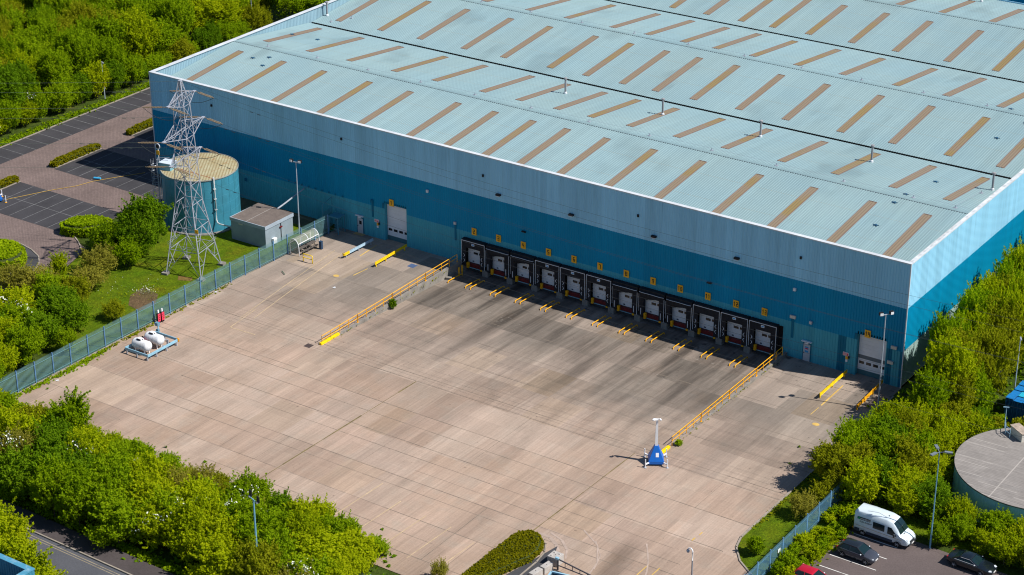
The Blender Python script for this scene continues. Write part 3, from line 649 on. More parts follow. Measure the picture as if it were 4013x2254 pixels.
# the next building beyond the roof
nb = thing("distant_building", "dark blue clad building rising behind the far edge of the warehouse roof", "building", (90, 112, 0))
m = MB(); corr(m, (-40, 0, 0), (60, 0, 0), lambda t: [(0, 14.5, 0)], (0, -1, 0), None); m.bb(-40, 60, .05, 30, 0, 14.4, 1); m.build("wall", [M_DARK, M_LIGHT], nb)
# ------------------------------------------------------------------ fences
M_FPOST = paint("blue_fence_post", (.12, .25, .45), .5, .15, metal=.1); M_FPALE = paint("blue_green_palisade", (.125, .25, .27), .5, .15, metal=.1)
M_FBLUE = paint("blue_palisade", (.10, .24, .36), .5, .15)
def palisade(name, label, pts, h, mat, pale=.155, start_post=True):
    """pts: post positions; each bay is its own panel part, each post its own part"""
    o = thing(name, label, "fence", (pts[0][0], pts[0][1], 0)); ox, oy = pts[0][0], pts[0][1]
    for i, (x, y) in enumerate(pts):
        z = zg(x+.3, y) if x < 50 else 0
        m = MB(); m.bb(x-ox-.05, x-ox+.05, y-oy-.05, y-oy+.05, z-.2, z+h+.02); m.build("post", M_FPOST, o)
        if i == len(pts)-1: break
        x2, y2 = pts[i+1]; z2 = zg(x2+.3, y2) if x2 < 50 else 0
        d = Vector((x2-x, y2-y, 0)); L = d.length; d /= L; n = Vector((-d.y, d.x, 0)); m = MB()
        for zr in (.35, h-.45): m.bar((x-ox, y-oy, z+zr), (x2-ox, y2-oy, z2+zr), .05)
        k = int(L/pale)
        for j in range(k):
            t = (j+.5)*L/k; px, py = x-ox+d.x*t+n.x*.05, y-oy+d.y*t+n.y*.05; zz = z+(z2-z)*t/L
            a, b = d*.036, n*.012; bot, top = zz+.06, zz+h
            p = [(px-a.x, py-a.y, bot), (px+b.x, py+b.y, bot), (px+a.x, py+a.y, bot), (px+a.x, py+a.y, top-.12), (px+b.x, py+b.y, top+.05), (px-a.x, py-a.y, top-.12)]
            m.faces(p, [(0, 1, 4, 5), (1, 2, 3, 4)])
        m.build("pale_panel", mat, o)
    return o
palisade("palisade_fence", "long blue-green steel palisade fence along the left edge of the concrete yard", [(32.75+.018*i, -62.8+2.735*i) for i in range(23)], 2.75, M_FPALE)
palisade("palisade_fence", "blue steel palisade fence between the grass verge and the parked van", [(119.55+.02*i, -26.4-2.62*i) for i in range(9)], 2.4, M_FBLUE)
palisade("palisade_fence", "short end of blue palisade fence poking out past the front hedge", [(88.2, -67.4), (90.5, -66.9), (92.9, -66.4)], 2.2, M_FBLUE)

# ------------------------------------------------------------------ water tank, pump house
M_TANK = paint("teal_tank_panels", (.04, .215, .30), .5, .12, .5, dirt=(.03, .14, .17)); M_TROOF = None
def tankroof():
    n = NT("tank_roof", .6, .2); X = n.xyz()
    rib = n.math('GREATER_THAN', n.math('FRACT', n.math('MULTIPLY', n.math('ADD', n.math('MULTIPLY', X[0], .83), n.math('MULTIPLY', X[1], .56)), 2.6)), .6)
    c = n.mix(n.rng(n.noise(.6, 5, .7), .4, .7), (.42, .39, .25), (.34, .26, .13))
    c = n.mix(n.math('MULTIPLY', rib, .65), c, (.22, .17, .08))
    rust = n.math('MULTIPLY', n.rng(n.noise(1.6, 5, .7, n.map((2, .5, 1))), .56, .68), .7)
    seam = n.math('LESS_THAN', n.math('ABSOLUTE', n.math('ADD', n.math('MULTIPLY', n.noise(.8, 2), .5), n.math('SUBTRACT', X[1], -1.9))), .09)
    n.col(n.mix(n.math('MULTIPLY', seam, .8), n.mix(rust, c, (.30, .12, .04)), (.22, .07, .03))); return n.m
tk = thing("water_tank", "tall round teal steel water tank with a stained yellow ribbed roof", "tank", (16.6, -8.8, 0))
TR, TH = 5.05, 7.6
m = MB(); m.lathe((0, 0, 0), [(TR, 0), (TR, TH)], 64, cap=False)
for zz in (1.25, 2.5, 3.75, 5.0, 6.25): m.lathe((0, 0, 0), [(TR, zz-.012), (TR+.018, zz), (TR, zz+.012)], 64, cap=False)
for k in range(26):
    a = k*2*math.pi/26; m.bar((TR*math.cos(a), TR*math.sin(a), 0), (TR*math.cos(a), TR*math.sin(a), TH), .035)
m.build("shell", M_TANK, tk, smooth=True)
m = MB(); m.lathe((0, 0, 0), [(TR-.02, TH-.02), (2.5, TH+.06), (.02, TH+.1)], 64, cap=False); m.build("tank_top", tankroof(), tk)
m = MB(); m.lathe((0, 0, 0), [(TR, TH-.1), (TR+.09, TH-.1), (TR+.09, TH+.03), (TR, TH+.03)], 64, cap=False); m.build("rim", paint("rim_grey", (.30, .30, .26), .7, .2), tk)
m = MB(); m.lathe((0, 0, 0), [(TR+.35, -.1), (TR+.35, .12), (TR, .14)], 64, cap=False); m.build("base_ring", M_CONC, tk)
m = MB(); m.box((-3.0, -2.8, TH+.45), (1.7, 1.5, 1.0), .15, 0); m.box((-3.0, -2.8, TH+.98), (1.85, 1.6, .08), .15, 1); m.build("valve_housing", [paint("housing_blue", (.16, .36, .43), .5, .1), paint("housing_lid", (.55, .62, .68), .5, .1)], tk)
lx, ly = -4.75, -3.0
m = MB()
dx, dy = lx/5.62, ly/5.62
for s in (-.25, .25): m.tube([(lx-dy*s, ly+dx*s, 0), (lx-dy*s, ly+dx*s, TH+1.1)], .035, 5)
for k in range(26): m.bar((lx+dy*.25, ly-dx*.25, .3+k*.3), (lx-dy*.25, ly+dx*.25, .3+k*.3), .03)
for k in range(7):
    zc = 2.4+k*.9; m.tube([(lx+dx*.42+dx*.42*math.cos(t)-dy*.4*math.sin(t), ly+dy*.42+dy*.42*math.cos(t)+dx*.4*math.sin(t), zc) for t in np.linspace(-2.6, 2.6, 9)], .025, 4, cap=False)
for t in (-1.2, 0, 1.2): m.bar((lx+dx*.42*(1+math.cos(t))-dy*.4*math.sin(t), ly+dy*.42*(1+math.cos(t))+dx*.4*math.sin(t), 2.4), (lx+dx*.42*(1+math.cos(t))-dy*.4*math.sin(t), ly+dy*.42*(1+math.cos(t))+dx*.4*math.sin(t), TH+1), .03)
for s in (-1, 1):
    m.tube([(lx-dy*.3*s, ly+dx*.3*s, TH+1.05), (lx*.72-dy*.5*s, ly*.72+dx*.5*s, TH+1.05), (lx*.72-dy*.5*s, ly*.72+dx*.5*s, TH)], .025, 4)
m.build("caged_ladder", M_STEEL, tk)
a = math.radians(-27); px, py = 5.3*math.cos(a), 5.3*math.sin(a)
m = MB(); m.tube([(px*.94, py*.94, TH+.2), (px, py, TH+.25), (px, py, 3.5), (px, py, 1.9), (px+.15, py-.05, 1.6), (px+.6, py-.1, 1.5), (px+2.9, py+.2, 1.45)], .10, 8)
for zz in (3.4, 4.9, 6.3): m.bar((px*.95, py*.95, zz), (px*1.02, py*1.02, zz), .34, .08)
m.build("overflow_pipe", paint("pale_pipe", (.50, .54, .55), .45, .15), tk, smooth=True)
m = MB(); m.tube([(-5.35, -2.0, 0), (-5.35, -2.0, TH+2.6)], .04, 5); m.lathe((-5.35, -2.07, TH+2.4), [(.01, .03), (.42, .03), (.42, -.03), (.01, -.03)], 20, 'y'); m.build("round_sign", M_SIGNW, tk)
m = MB(); m.lathe((-5.35, -2.12, TH+2.4), [(.30, .01), (.30, -.01)], 16, 'y'); m.bb(-5.65, -5.15, -2.1, -2.05, TH+1.2, TH+1.8, 1); m.build("sign_face", [M_INK, M_SIGNY], tk)

sh = thing("pump_house", "grey flat-roofed pump house between the round teal tank and the palisade fence", "shed", (26.9, -8.6, 0))
m = MB(); m.bb(-2.95, 2.95, -2.75, 2.75, -.05, 2.95)
m.build("wall", paint("grey_render", (.24, .295, .335), .8, .12, .6), sh, bevel=.02)
def fel():
    n = NT("roof_felt", .85, .2); X = n.xyz()
    c = n.scale(n.mix(n.rng(n.noise(.7, 5, .7), .35, .7), (.13, .105, .093), (.18, .145, .125)), n.rng(n.noise(5, 3, .7), .3, .7, .85, 1.15))
    l = n.math('LESS_THAN', n.math('ABSOLUTE', n.math('ADD', X[0], .35)), .04)
    n.col(n.mix(n.math('MULTIPLY', l, .6), c, (.45, .42, .4))); return n.m
m = MB(); m.poly([(-3.0, -2.8, 3.02), (3.0, -2.8, 3.02), (3.0, 2.8, 3.1), (-3.0, 2.8, 3.1)]); m.build("roof", fel(), sh)
m = MB()
for q in ((-3.05, 3.05, -2.85, -2.75), (-3.05, 3.05, 2.75, 2.85), (-3.05, -2.95, -2.75, 2.75), (2.95, 3.05, -2.75, 2.75)): m.bb(*q, 2.6, 3.06)
m.build("fascia", paint("fascia_grey", (.34, .40, .46), .6, .1), sh)
m = MB(); m.bb(2.96, 3.03, .25, .33, .0, 2.6, 0); m.bb(2.96, 3.1, .0, .5, 1.95, 2.1, 1); m.build("drain_pipe", [M_INK, M_RED], sh)
m = MB(); m.tube([(.4, 2.6, 3.05), (.4, 4.2, 3.3), (.3, 8.4, 4.0)], .11, 8); m.build("vent_pipe", M_STEEL, sh, smooth=True)
m = MB(); m.bb(2.96, 3.35, -1.6, -.95, .3, 1.0); m.build("meter_box", M_SIGNW, sh)
m = MB(); m.bb(-1.6, -.9, -2.8, -2.76, 2.35, 2.5); m.build("wall_plate", M_CREAM, sh)

# ------------------------------------------------------------------ pylon
M_LAT = paint("galvanised_lattice", (.35, .37, .425), .5, .15, 3, metal=.1)
PY = (26.45, -21.4); PA = R(12)
py_ = thing("electricity_pylon", "galvanised lattice electricity pylon standing on the lawn before the water tank", "pylon", (PY[0], PY[1], 0), PA)
def hw(z):
    return 2.55+(1.22-2.55)*z/9.4 if z < 9.4 else (1.22+(.72-1.22)*(z-9.4)/(22.2-9.4) if z < 22.2 else .72+(.16-.72)*(z-22.2)/(25.2-22.2))
LV = [0, 3.3, 6.3, 9.4, 12.0, 14.5, 16.3, 18.1, 20.2, 22.2, 23.8, 25.2]
m = MB(); cor = [(-1, -1), (1, -1), (1, 1), (-1, 1)]
P3 = lambda c, z: Vector((c[0]*hw(z), c[1]*hw(z), z))
for c in cor:
    for za, zb in ((-.1, 9.4), (9.4, 22.2), (22.2, 25.2)): m.bar(P3(c, za), P3(c, zb), .11 if zb < 10 else .09)
for i, (za, zb) in enumerate(zip(LV, LV[1:])):
    for k in range(4):
        a, b = cor[k], cor[(k+1) % 4]; w = .058 if i < 3 else .046
        if i < 3:                                   # K bracing on the splayed legs
            mid = (P3(a, zb)+P3(b, zb))/2
            m.bar(P3(a, za), mid, w); m.bar(P3(b, za), mid, w); m.bar(P3(a, zb), P3(b, zb), w)
            for q in (a, b):
                h1 = (P3(q, za)+mid)/2; zc = za+(zb-za)*.5; m.bar(h1, P3(q, zc), w*.7); m.bar(h1, P3(q, za+(zb-za)*.98), w*.7)
        else:
            m.bar(P3(a, za), P3(b, zb), w); m.bar(P3(b, za), P3(a, zb), w)
            if i in (3, 4, 6, 8, 9, 10): m.bar(P3(a, zb), P3(b, zb), w)
m.bb(-.2, .2, -.2, .2, 25.1, 25.3); m.build("lattice_body", M_LAT, py_)
for c in cor:
    m = MB(); m.bb(c[0]*2.58-.4, c[0]*2.58+.4, c[1]*2.58-.4, c[1]*2.58+.4, -.1, .25); m.build("foundation", M_CONC, py_)
m = MB()
for s in (-1, 1):
    for k in range(4): 
        a, b = P3(cor[k], 4.0), P3(cor[(k+1) % 4], 4.0); o_ = Vector((cor[k][0]+cor[(k+1) % 4][0], cor[k][1]+cor[(k+1) % 4][1], 0))*.2
        m.bar(a+o_+Vector((0, 0, .12*s)), b+o_+Vector((0, 0, .12*s)), .02)
m.build("anti_climb_guard", M_STEEL, py_)
TIPS = []
for nm, zn, zt, L in (("upper", 22.2, 22.9, 3.15), ("middle", 18.1, 18.9, 4.8), ("lower", 14.5, 15.3, 3.6)):
    for s in (-1, 1):
        m = MB(); tip = Vector((0, s*L, zt)); h = hw(zn); h2 = hw(zn+1.6)
        for q in (-1, 1):
            a, b = Vector((q*h, s*h, zn)), Vector((q*h2, s*h2, zn+1.6)); m.bar(a, tip, .07); m.bar(b, tip, .065)
            pa = [a.lerp(tip, t) for t in (0, .3, .6)]; pb = [b.lerp(tip, t) for t in (0, .3, .6)]
            for j in range(2): m.bar(pb[j], pa[j+1], .045); m.bar(pa[j+1], pb[j+1], .045)
            if q < 0: al, bl = pa, pb
            else:
                for j in range(3): m.bar(al[j], pa[j], .045); m.bar(bl[j], pb[j], .045)
        m.box((0, s*(L-.1), zt), (.36, .5, .14)); m.build("cross_arm", M_LAT, py_)
        TIPS.append((nm, s, tip))
rot = Matrix.Rotation(PA, 4, 'Z'); irot = Matrix.Rotation(-PA, 4, 'Z')
DIRS = (Vector((1, -.0, -.09)).normalized(), Vector((-1, -.48, -.06)).normalized())
M_INS = paint("brown_insulators", (.24, .18, .11), .35, .15, 3, dirt=(.14, .09, .06)); M_WIRE = paint("conductor", (.03, .035, .04), .6, .1)
ends = []
for nm, s, tip in TIPS:
    e2 = []
    for d in DIRS:
        dl = irot.to_3x3() @ d; m = MB()
        off = dl.cross(Vector((0, 0, 1))).normalized()*.13
        m.tube([tip, tip+dl*.7], .05, 5)
        for q in (-1, 1):
            a = tip+dl*.75+off*q; m.tube([a, a+dl*2.1], .04, 5)
            for k in range(11):
                c0 = a+dl*(.1+k*.19); m.tube([c0-dl*.035, c0+dl*.035], .09, 7, r1=.05)
        m.tube([tip+dl*2.85, tip+dl*3.2], .06, 5); m.build("insulator_string", M_INS, py_); e2.append(tip+dl*3.2)
    m = MB(); pts = [e2[0].lerp(e2[1], t)+Vector((0, 0, -1.1*math.sin(math.pi*t)))+Vector((0, s*.2*math.sin(math.pi*t), 0)) for t in np.linspace(0, 1, 11)]
    m.tube(pts, .03, 5); m.build("jumper_cable", M_WIRE, py_); ends.append((nm, s, e2))
b = P3((1, -1), 6.0); m = MB(); m.box((1.95, -1.9, 6.25), (.5, .05, .5), -.1, 0); m.box((1.95, -1.9, 5.85), (.5, .05, .3), -.1, 1); m.build("warning_plate", [M_SIGNY, M_SIGNW], py_)
wm_ = py_.matrix_world
for nm, s, e2 in ends + [("top", 0, [Vector((0, 0, 25.2))]*2)]:
    for k, (p, d) in enumerate(zip(e2, DIRS)):
        w = rot @ p; w = Vector((w.x+PY[0], w.y+PY[1], w.z)); span = 150 if k == 0 else 190; sag = 3.4
        dh = Vector((d.x, d.y, 0)).normalized(); m = MB(); pts = []
        for t in np.linspace(0, 1, 41): q = dh*span*t; pts.append((q.x, q.y, -4*sag*t*(1-t)))
        m.tube(pts, .012, 4)
        if nm != "top":
            for t in (6, 7.2): 
                i = t/span; c = dh*t; z = -4*sag*i*(1-i); m.bar((c.x-dh.x*.25, c.y-dh.y*.25, z-.07), (c.x+dh.x*.25, c.y+dh.y*.25, z-.07), .05)
        side = "" if nm == "top" else (" nearer the yard" if s < 0 else " nearer the warehouse")
        way = "along the warehouse front" if k == 0 else "over the left car park"
        o = m.build("power_line", M_WIRE if k == 0 else paint("pale_conductor", (.10, .12, .10), .5), None); o.location = w
        tag(o, (f"thin cable from the pylon tip, {way}" if nm == "top" else f"thin cable from the {nm} pylon arm{side}, {way}"), "power line", "cables hung from the pylon")

# ------------------------------------------------------------------ retaining walls and handrails
M_RAIL = M_SAFE
def wallrail(x, ys, top, side, lab_w, lab_r, nose, bay):
    w = thing("retaining_wall", lab_w, "wall", (x, ys[0], 0)); m = MB(); n = 12
    for i in range(n):
        a, b = ys[0]+(ys[1]-ys[0])*i/n, ys[0]+(ys[1]-ys[0])*(i+1)/n
        m.faces([(u*.16, v-ys[0], z) for v, zt in ((a, top(a)), (b, top(b))) for u, z in ((-1, -1.4), (1, -1.4), (1, zt), (-1, zt))], [(0, 4, 5, 1), (1, 5, 6, 2), (2, 6, 7, 3), (3, 7, 4, 0)]+([(0, 1, 2, 3)] if i == 0 else [])+([(7, 6, 5, 4)] if i == n-1 else []))
    m.build("concrete_wall", M_CONC, w)
    m = MB(); a, b = nose; m.bb(-.18, .18, a-ys[0], b-ys[0], -.05, .27); m.build("yellow_end_block", M_SAFE2, w, bevel=.04)
    r = thing("handrail", lab_r, "handrail", (x, ys[0], 0))
    y = bay[0]; nb_ = int(round((bay[1]-bay[0])/6.6)); L = (bay[1]-bay[0])/nb_
    for i in range(nb_):
        a, b = bay[0]+i*L, bay[0]+(i+1)*L-.12; za, zb = max(top(a), 0 if a < -24 else -9), top(b); m = MB()
        za = top(a)
        m.tube([(0, a-ys[0], za), (0, a-ys[0], za+1.05), (0, b-ys[0], zb+1.05), (0, b-ys[0], zb)], .045, 6); m.tube([(0, a-ys[0], za+.55), (0, b-ys[0], zb+.55)], .04, 6)
        for t in (.25, .5, .75): q = a+(b-a)*t; m.tube([(0, q-ys[0], top(q)), (0, q-ys[0], za+(zb-za)*t+1.05)], .042, 6)
        for q in (a, b): m.bb(-.09, .09, q-ys[0]-.09, q-ys[0]+.09, top(q), top(q)+.03)
        m.build("rail_section", M_RAIL, r, smooth=True)
topL = lambda y: .04+.36*max(0, min(1, (y+27)/23)) if y > -27 else .04
topR = lambda y: -.02+.17*max(0, min(1, (y+26)/25))
wallrail(53.35, (-27.2, -.05), topL, 1, "low stained concrete wall stepping up along the left side of the sunken docks", "yellow tubular handrail on the wall at the left side of the docks", (-29.0, -25.6), (-28.7, -1.4))
wallrail(99.55, (-26.6, -.05), topR, -1, "concrete kerb wall along the right side of the sunken docks", "yellow tubular handrail at the right side of the docks near the blue camera tower", (-28.9, -26.9), (-26.3, -.9))
# wheel guide rails on the dock apron
def wheel_guide():
    m = MB(); z0 = zg(60, -5.1)-zg(60, -3.6); z1 = zg(60, -2.1)-zg(60, -3.6)
    m.tube([(0, -1.58, z0), (0, -1.52, z0+.2), (0, -1.4, z0+.26), (0, 1.35, z1+.26), (0, 1.48, z1+.2), (0, 1.55, z1)], .058, 8)
    o = m.build("wheel_guide", M_SAFE, None, smooth=True)
    return tag(o, "x", "wheel guide", "wheel guide rails on the dock apron")
src = wheel_guide(); k = 0
for j in range(12):
    for s, side in ((0, "left"), (1, "right")):
        if j == 0 and s == 0: continue
        x = C2+DP*(j-1)+1.98+.74*s + (.3 if j == 0 else 0)
        o = src if k == 0 else src.copy()
        if k: COL.objects.link(o)
        k += 1; o.location = (x, -3.62, zg(60, -3.62))
        o['label'] = (f"{side} rail of the yellow wheel guide pair between docks {j+1} and {j+2}" if j else "single yellow wheel guide rail left of dock 2, beside the two yellow bollards")
for x, y, lab in ((54.05, -1.75, "yellow bollard by dock 2, the nearer of two"), (53.95, -.95, "yellow bollard by dock 2, the one against the wall")):
    m = MB(); m.lathe((0, 0, 0), [(.1, -.1), (.1, 1.15), (.07, 1.22), (.01, 1.24)], 12); o = m.build("bollard", M_SAFE, None, smooth=True); o.location = (x+.25, y-.7, zg(60, y)); tag(o, lab, "bollard", "yellow bollards by the first dock")
m = MB(); m.box((0, 0, .18), (.75, .45, .36)); o = m.build("concrete_block", M_CONC, None, bevel=.03); o.location = (53.95, -4.2, zg(60, -4)); o.rotation_euler = (0, 0, .3); tag(o, "small loose concrete block at the foot of the left dock wall", "block")

# ------------------------------------------------------------------ crash barriers
M_BLUEB = paint("blue_grey_barrier", (.36, .50, .60), .45, .15, 2)
def barrier(name, label, p, q, mat, posts=3, nose=None, h=.62):
    L = (Vector(q)-Vector(p)).length; a = math.atan2(q[1]-p[1], q[0]-p[0]); z = (zg(*p)+zg(*q))/2
    o = thing(name, label, "crash barrier", (p[0], p[1], z), a)
    m = MB(); prof = [(-.05, h-.16), (.05, h-.12), (-.03, h-.02), (-.03, h+.02), (.05, h+.12), (-.05, h+.16)]
    for (y0, z0), (y1, z1) in zip(prof, prof[1:]): m.faces([(0, y0-.06, z0), (L, y0-.06, z0), (L, y1-.06, z1), (0, y1-.06, z1), (0, y0-.1, z0), (L, y0-.1, z0), (L, y1-.1, z1), (0, y1-.1, z1)], [(0, 1, 2, 3), (7, 6, 5, 4)])
    m.bb(0, L, -.1, -.03, h+.13, h+.17); m.bb(.02, L-.02, -.12, -.04, h-.14, h+.13); m.build("rail", mat, o)
    for k in range(posts):
        t = .35+(L-.7)*k/(posts-1); m = MB(); m.bb(t-.06, t+.06, -.03, .09, -.05, h+.1); m.build("post", mat if nose is None else M_STEEL, o)
    if nose:
        m = MB(); m.lathe((0, .05, 0), [(.2, h-.18), (.24, h-.1), (.2, h), (.24, h+.1), (.2, h+.18)], 16, a0=math.pi/2, a1=3*math.pi/2); m.bb(0, .9, -.14, -.03, h-.19, h+.19); m.build("end_nose", nose, o)
    return o
barrier("crash_barrier", "pale blue crash barrier with yellow nose leading to the left roller door", (39.95, -7.7), (40.0, -1.9), M_BLUEB, 3, M_SAFE2)
barrier("crash_barrier", "yellow crash barrier with a dented lower rail right of door 1", (44.9, -7.8), (44.75, -.9), M_SAFE2, 4)
barrier("crash_barrier", "yellow crash barrier on the left of the roller door 14", (107.7, -7.8), (107.65, -.8), M_SAFE2, 3)
barrier("crash_barrier", "yellow crash barrier on the right of the roller door 14, under the trees", (112.35, -8.0), (112.1, -.8), M_SAFE, 4)
m = MB(); m.box((0, 0, 0), (.5, .02, .38)); o = m.build("fence_notice", M_SIGNW, None); o.location = (119.78, -40.5, 1.5); o.rotation_euler = (0, 0, R(90)); tag(o, "small white notice fixed to the right-hand blue fence", "sign")
hb = thing("hoop_barrier", "bright yellow hoop barrier standing before the smoking shelter", "barrier", (36.92, -11.43, zg(36, -11.4)))
m = MB(); m.tube([(-.76, 0, 0), (-.76, 0, 1.0), (-.7, 0, 1.06), (.7, 0, 1.06), (.76, 0, 1.0), (.76, 0, 0)], .065, 8); m.build("hoop_frame", M_SAFE2, hb, smooth=True)
m = MB(); m.tube([(-.76, 0, .55), (.76, 0, .55)], .055, 8); m.build("cross_bar", M_SAFE2, hb, smooth=True)

# ------------------------------------------------------------------ smoking shelter, bench, bin, turnstile
def clear():
    n = NT("clear_shelter_sheet", .25, .5); n.col((.34, .36, .29)); n.b.inputs["Alpha"].default_value = .5; return n.m
ss = thing("smoking_shelter", "curved clear-roofed smoking shelter with pale ribs against the palisade fence", "shelter", (33.3, -8.55, zg(33, -8.5)))
arc = [(1.65*math.sin(t), 2.25*(.18+.82*math.cos(t*.9))) for t in np.linspace(0, 1.25, 12)]
arc = [(.0, .05), (.0, 1.6), (.12, 2.0), (.35, 2.22), (.65, 2.3), (.95, 2.22), (1.2, 2.02), (1.38, 1.7)]
leg = [(1.46, 1.35), (1.5, .9), (1.5, 0)]
for yy in (-2.05, 0, 2.05):
    m = MB(); m.tube([(x, yy, z) for x, z in arc+(leg if yy else [])], .045, 6); m.build("rib", M_SIGNW, ss, smooth=True)
m = MB()
for (xa, za), (xb, zb) in zip(arc[1:], arc[2:]): m.faces([(xa, -2.05, za), (xb, -2.05, zb), (xb, 2.05, zb), (xa, 2.05, za)], [(0, 1, 2, 3)])
m.build("roof_sheet", clear(), ss)
m = MB(); m.bar((1.4, -2.05, 1.68), (1.4, 2.05, 1.68), .07); m.bar((0, -2.05, 1.6), (0, 2.05, 1.6), .05); m.bar((0, 2.05, .9), (1.5, 2.05, .9), .035); m.build("eaves_rail", M_SIGNW, ss)
m = MB(); m.poly([(x, -2.05, z) for x, z in arc+leg[:2]]+[(1.5, -2.05, .3), (0, -2.05, .3)]); m.build("end_panel", clear(), ss)
M_WOOD = paint("weathered_timber", (.10, .085, .075), .85, .25, 3)
for yy, lab in ((-9.3, "weathered picnic bench under the shelter at its yellow hoop end"), (-7.6, "weathered picnic bench under the shelter at the bin end")):
    pb = thing("picnic_bench", lab, "picnic bench", (34.2, yy, zg(34, yy)), .0)
    m = MB(); [m.bb(-.36+.15*k, -.23+.15*k, -.75, .75, .7, .74) for k in range(5)]; m.build("table_top", M_WOOD, pb)
    for s in (-1, 1):
        m = MB(); m.bb(s*.68-.13, s*.68+.13, -.75, .75, .42, .46); m.build("seat", M_WOOD, pb)
    for s in (-1, 1):
        m = MB(); m.bar((-.6, s*.5, 0), (-.2, s*.5, .7), .07); m.bar((.6, s*.5, 0), (.2, s*.5, .7), .07); m.bar((-.75, s*.5, .39), (.75, s*.5, .39), .06); m.build("leg", M_WOOD, pb)
m = MB(); m.bb(-.2, .2, -.18, .18, 0, 1.05); m.bb(-.22, .22, -.2, .2, 1.05, 1.12); o = m.build("ash_bin", paint("navy_bin", (.02, .05, .10), .5, .1), None, bevel=.02); o.location = (35.55, -7.1, zg(35, -7)); tag(o, "slim dark blue bin standing at the open end of the smoking shelter", "bin")
ts = thing("turnstile", "teal full-height caged turnstile between the fence end and the warehouse wall", "turnstile", (33.7, -1.5, -.3))
M_TS = paint("teal_turnstile", (.05, .20, .27), .5, .15)
m = MB()
for x, y in ((-.75, -.65), (.75, -.65), (.75, .75), (-.75, .75)): m.bb(x-.05, x+.05, y-.05, y+.05, 0, 2.3)
m.bb(-.8, .8, -.7, .8, 2.3, 2.45); m.build("cage_frame", M_TS, ts)
m = MB()
for z in np.linspace(.25, 2.1, 10): m.tube([(.7*math.cos(t), .7*math.sin(t)+.05, z) for t in np.linspace(-1.4, 1.4, 8)], .02, 4)
m.build("cage_hoop", M_TS, ts)
m = MB(); m.tube([(0, .05, 0), (0, .05, 2.3)], .06, 6)
for z in np.linspace(.3, 2.0, 9):
    for t in (0.5, 2.6, 4.7): m.tube([(0, .05, z), (.62*math.cos(t), .05+.62*math.sin(t), z)], .02, 4)
m.build("rotor_arm", M_TS, ts)
m = MB(); m.tube([(-1.6, -.9, 0), (-1.6, -.9, 3.9), (-1.6, 1.1, 4.3), (-1.6, 1.1, 3.2)], .045, 6)
for k in range(14): m.bb(-1.62, -1.58, -.9+.15*k-.025, -.9+.15*k+.025, .1, 2.8)
m.build("side_gate", M_TS, ts)

# ------------------------------------------------------------------ gas tanks
sk = thing("tank_barrier", "pale blue crash barrier square around the two white gas tanks", "barrier", (37.7, -41.0, 0))
x0, x1, y0, y1 = -1.85, 1.75, -2.4, 2.7
M_SKB = paint("blue_guard_rail", (.25, .46, .58), .45, .15, 2)
for a, b in (((x0, y0), (x1, y0)), ((x1, y0), (x1, y1)), ((x1, y1), (x0, y1)), ((x0, y1), (x0, y0))):
    m = MB()
    for z in (.55, .72): m.bar((a[0], a[1], z), (b[0], b[1], z), .09, .14)
    m.bar((a[0], a[1], .635), (b[0], b[1], .635), .05, .1); m.build("guard_rail", M_SKB, sk)
for x, y in ((x0+.25, y0), (0, y0), (x1-.1, y0), (x1, -1.0), (x1, .7), (x1, y1-.3), (x0, -.6), (x0, 1.4), (-.4, y1)):
    m = MB(); m.bb(x-.07, x+.07, y-.07, y+.07, -.02, .55); m.build("post", M_STEEL, sk)
m = MB(); m.lathe((x1, y1, 0), [(.13, .42), (.16, .5), (.16, .8), (.1, .86)], 10); m.build("corner_guard", paint("orange_guard", (.62, .28, .02), .6, .2), sk)
m = MB(); m.bb(-1.5, 1.5, -1.75, -1.6, .02, .12); m.bb(-1.5, 1.5, 1.3, 1.45, .02, .12); m.bb(-1.2, -1.05, -1.7, 1.4, .02, .1); m.bb(1.0, 1.15, -1.7, 1.4, .02, .1); m.bb(.9, 1.2, 1.6, 1.7, 0, .9); m.build("base_frame", M_STEEL, sk)
def gas(loc, lab):
    t = thing("gas_tank", lab, "gas tank", loc, 0, "white gas tanks in the yard")
    m = MB(); r = .62; L = .98; pr = [(.01, -L-.38), (r*.45, -L-.33), (r*.78, -L-.2), (r*.95, -L-.06), (r, -L+.05), (r, L-.05), (r*.95, L+.06), (r*.78, L+.2), (r*.45, L+.33), (.01, L+.38)]
    m.lathe((0, 0, 1.05), pr, 24, 'x'); m.build("tank_body", paint("white_tank_paint", (.72, .73, .74), .4, .08, 1.5, dirt=(.4, .38, .33)), t, smooth=True)
    m = MB(); m.bb(-.55, .15, -.24, .24, 1.58, 1.83); m.build("valve_cover", M_SIGNW, t, bevel=.05)
    m = MB(); m.bb(-.48, .02, -.29, -.245, 1.62, 1.8); m.bb(.14, .2, -.1, .02, 1.68, 1.8); m.build("data_plate", M_INK, t)
    m = MB(); m.lathe((1.30, 0, 1.1), [(.01, .0), (.06, .0), (.06, .04), (.01, .05)], 8, 'x'); m.build("filler_cap", M_INK, t)
    for x in (-.7, .7):
        for s in (-1, 1):
            m = MB(); m.bb(x-.06, x+.06, s*.35-.06, s*.35+.06, 0, .68); m.build("foot", M_SIGNW, t)
gas((37.35, -42.15, 0), "white gas tank in the blue barrier square, the one nearer the front hedge"); gas((37.45, -40.15, 0), "white gas tank in the blue barrier square, the one nearer the warehouse")
fe = thing("fire_extinguisher", "red fire extinguisher standing between the white gas tanks", "fire extinguisher", (36.35, -40.95, 0))
m = MB(); m.lathe((0, 0, 0), [(.02, .0), (.16, .02), (.16, .95), (.06, 1.1), (.05, 1.25)], 12); m.build("cylinder_body", M_SIGNR, fe, smooth=True)
m = MB(); m.bb(-.12, .12, -.04, .04, 1.2, 1.35); m.build("valve_head", M_INK, fe)
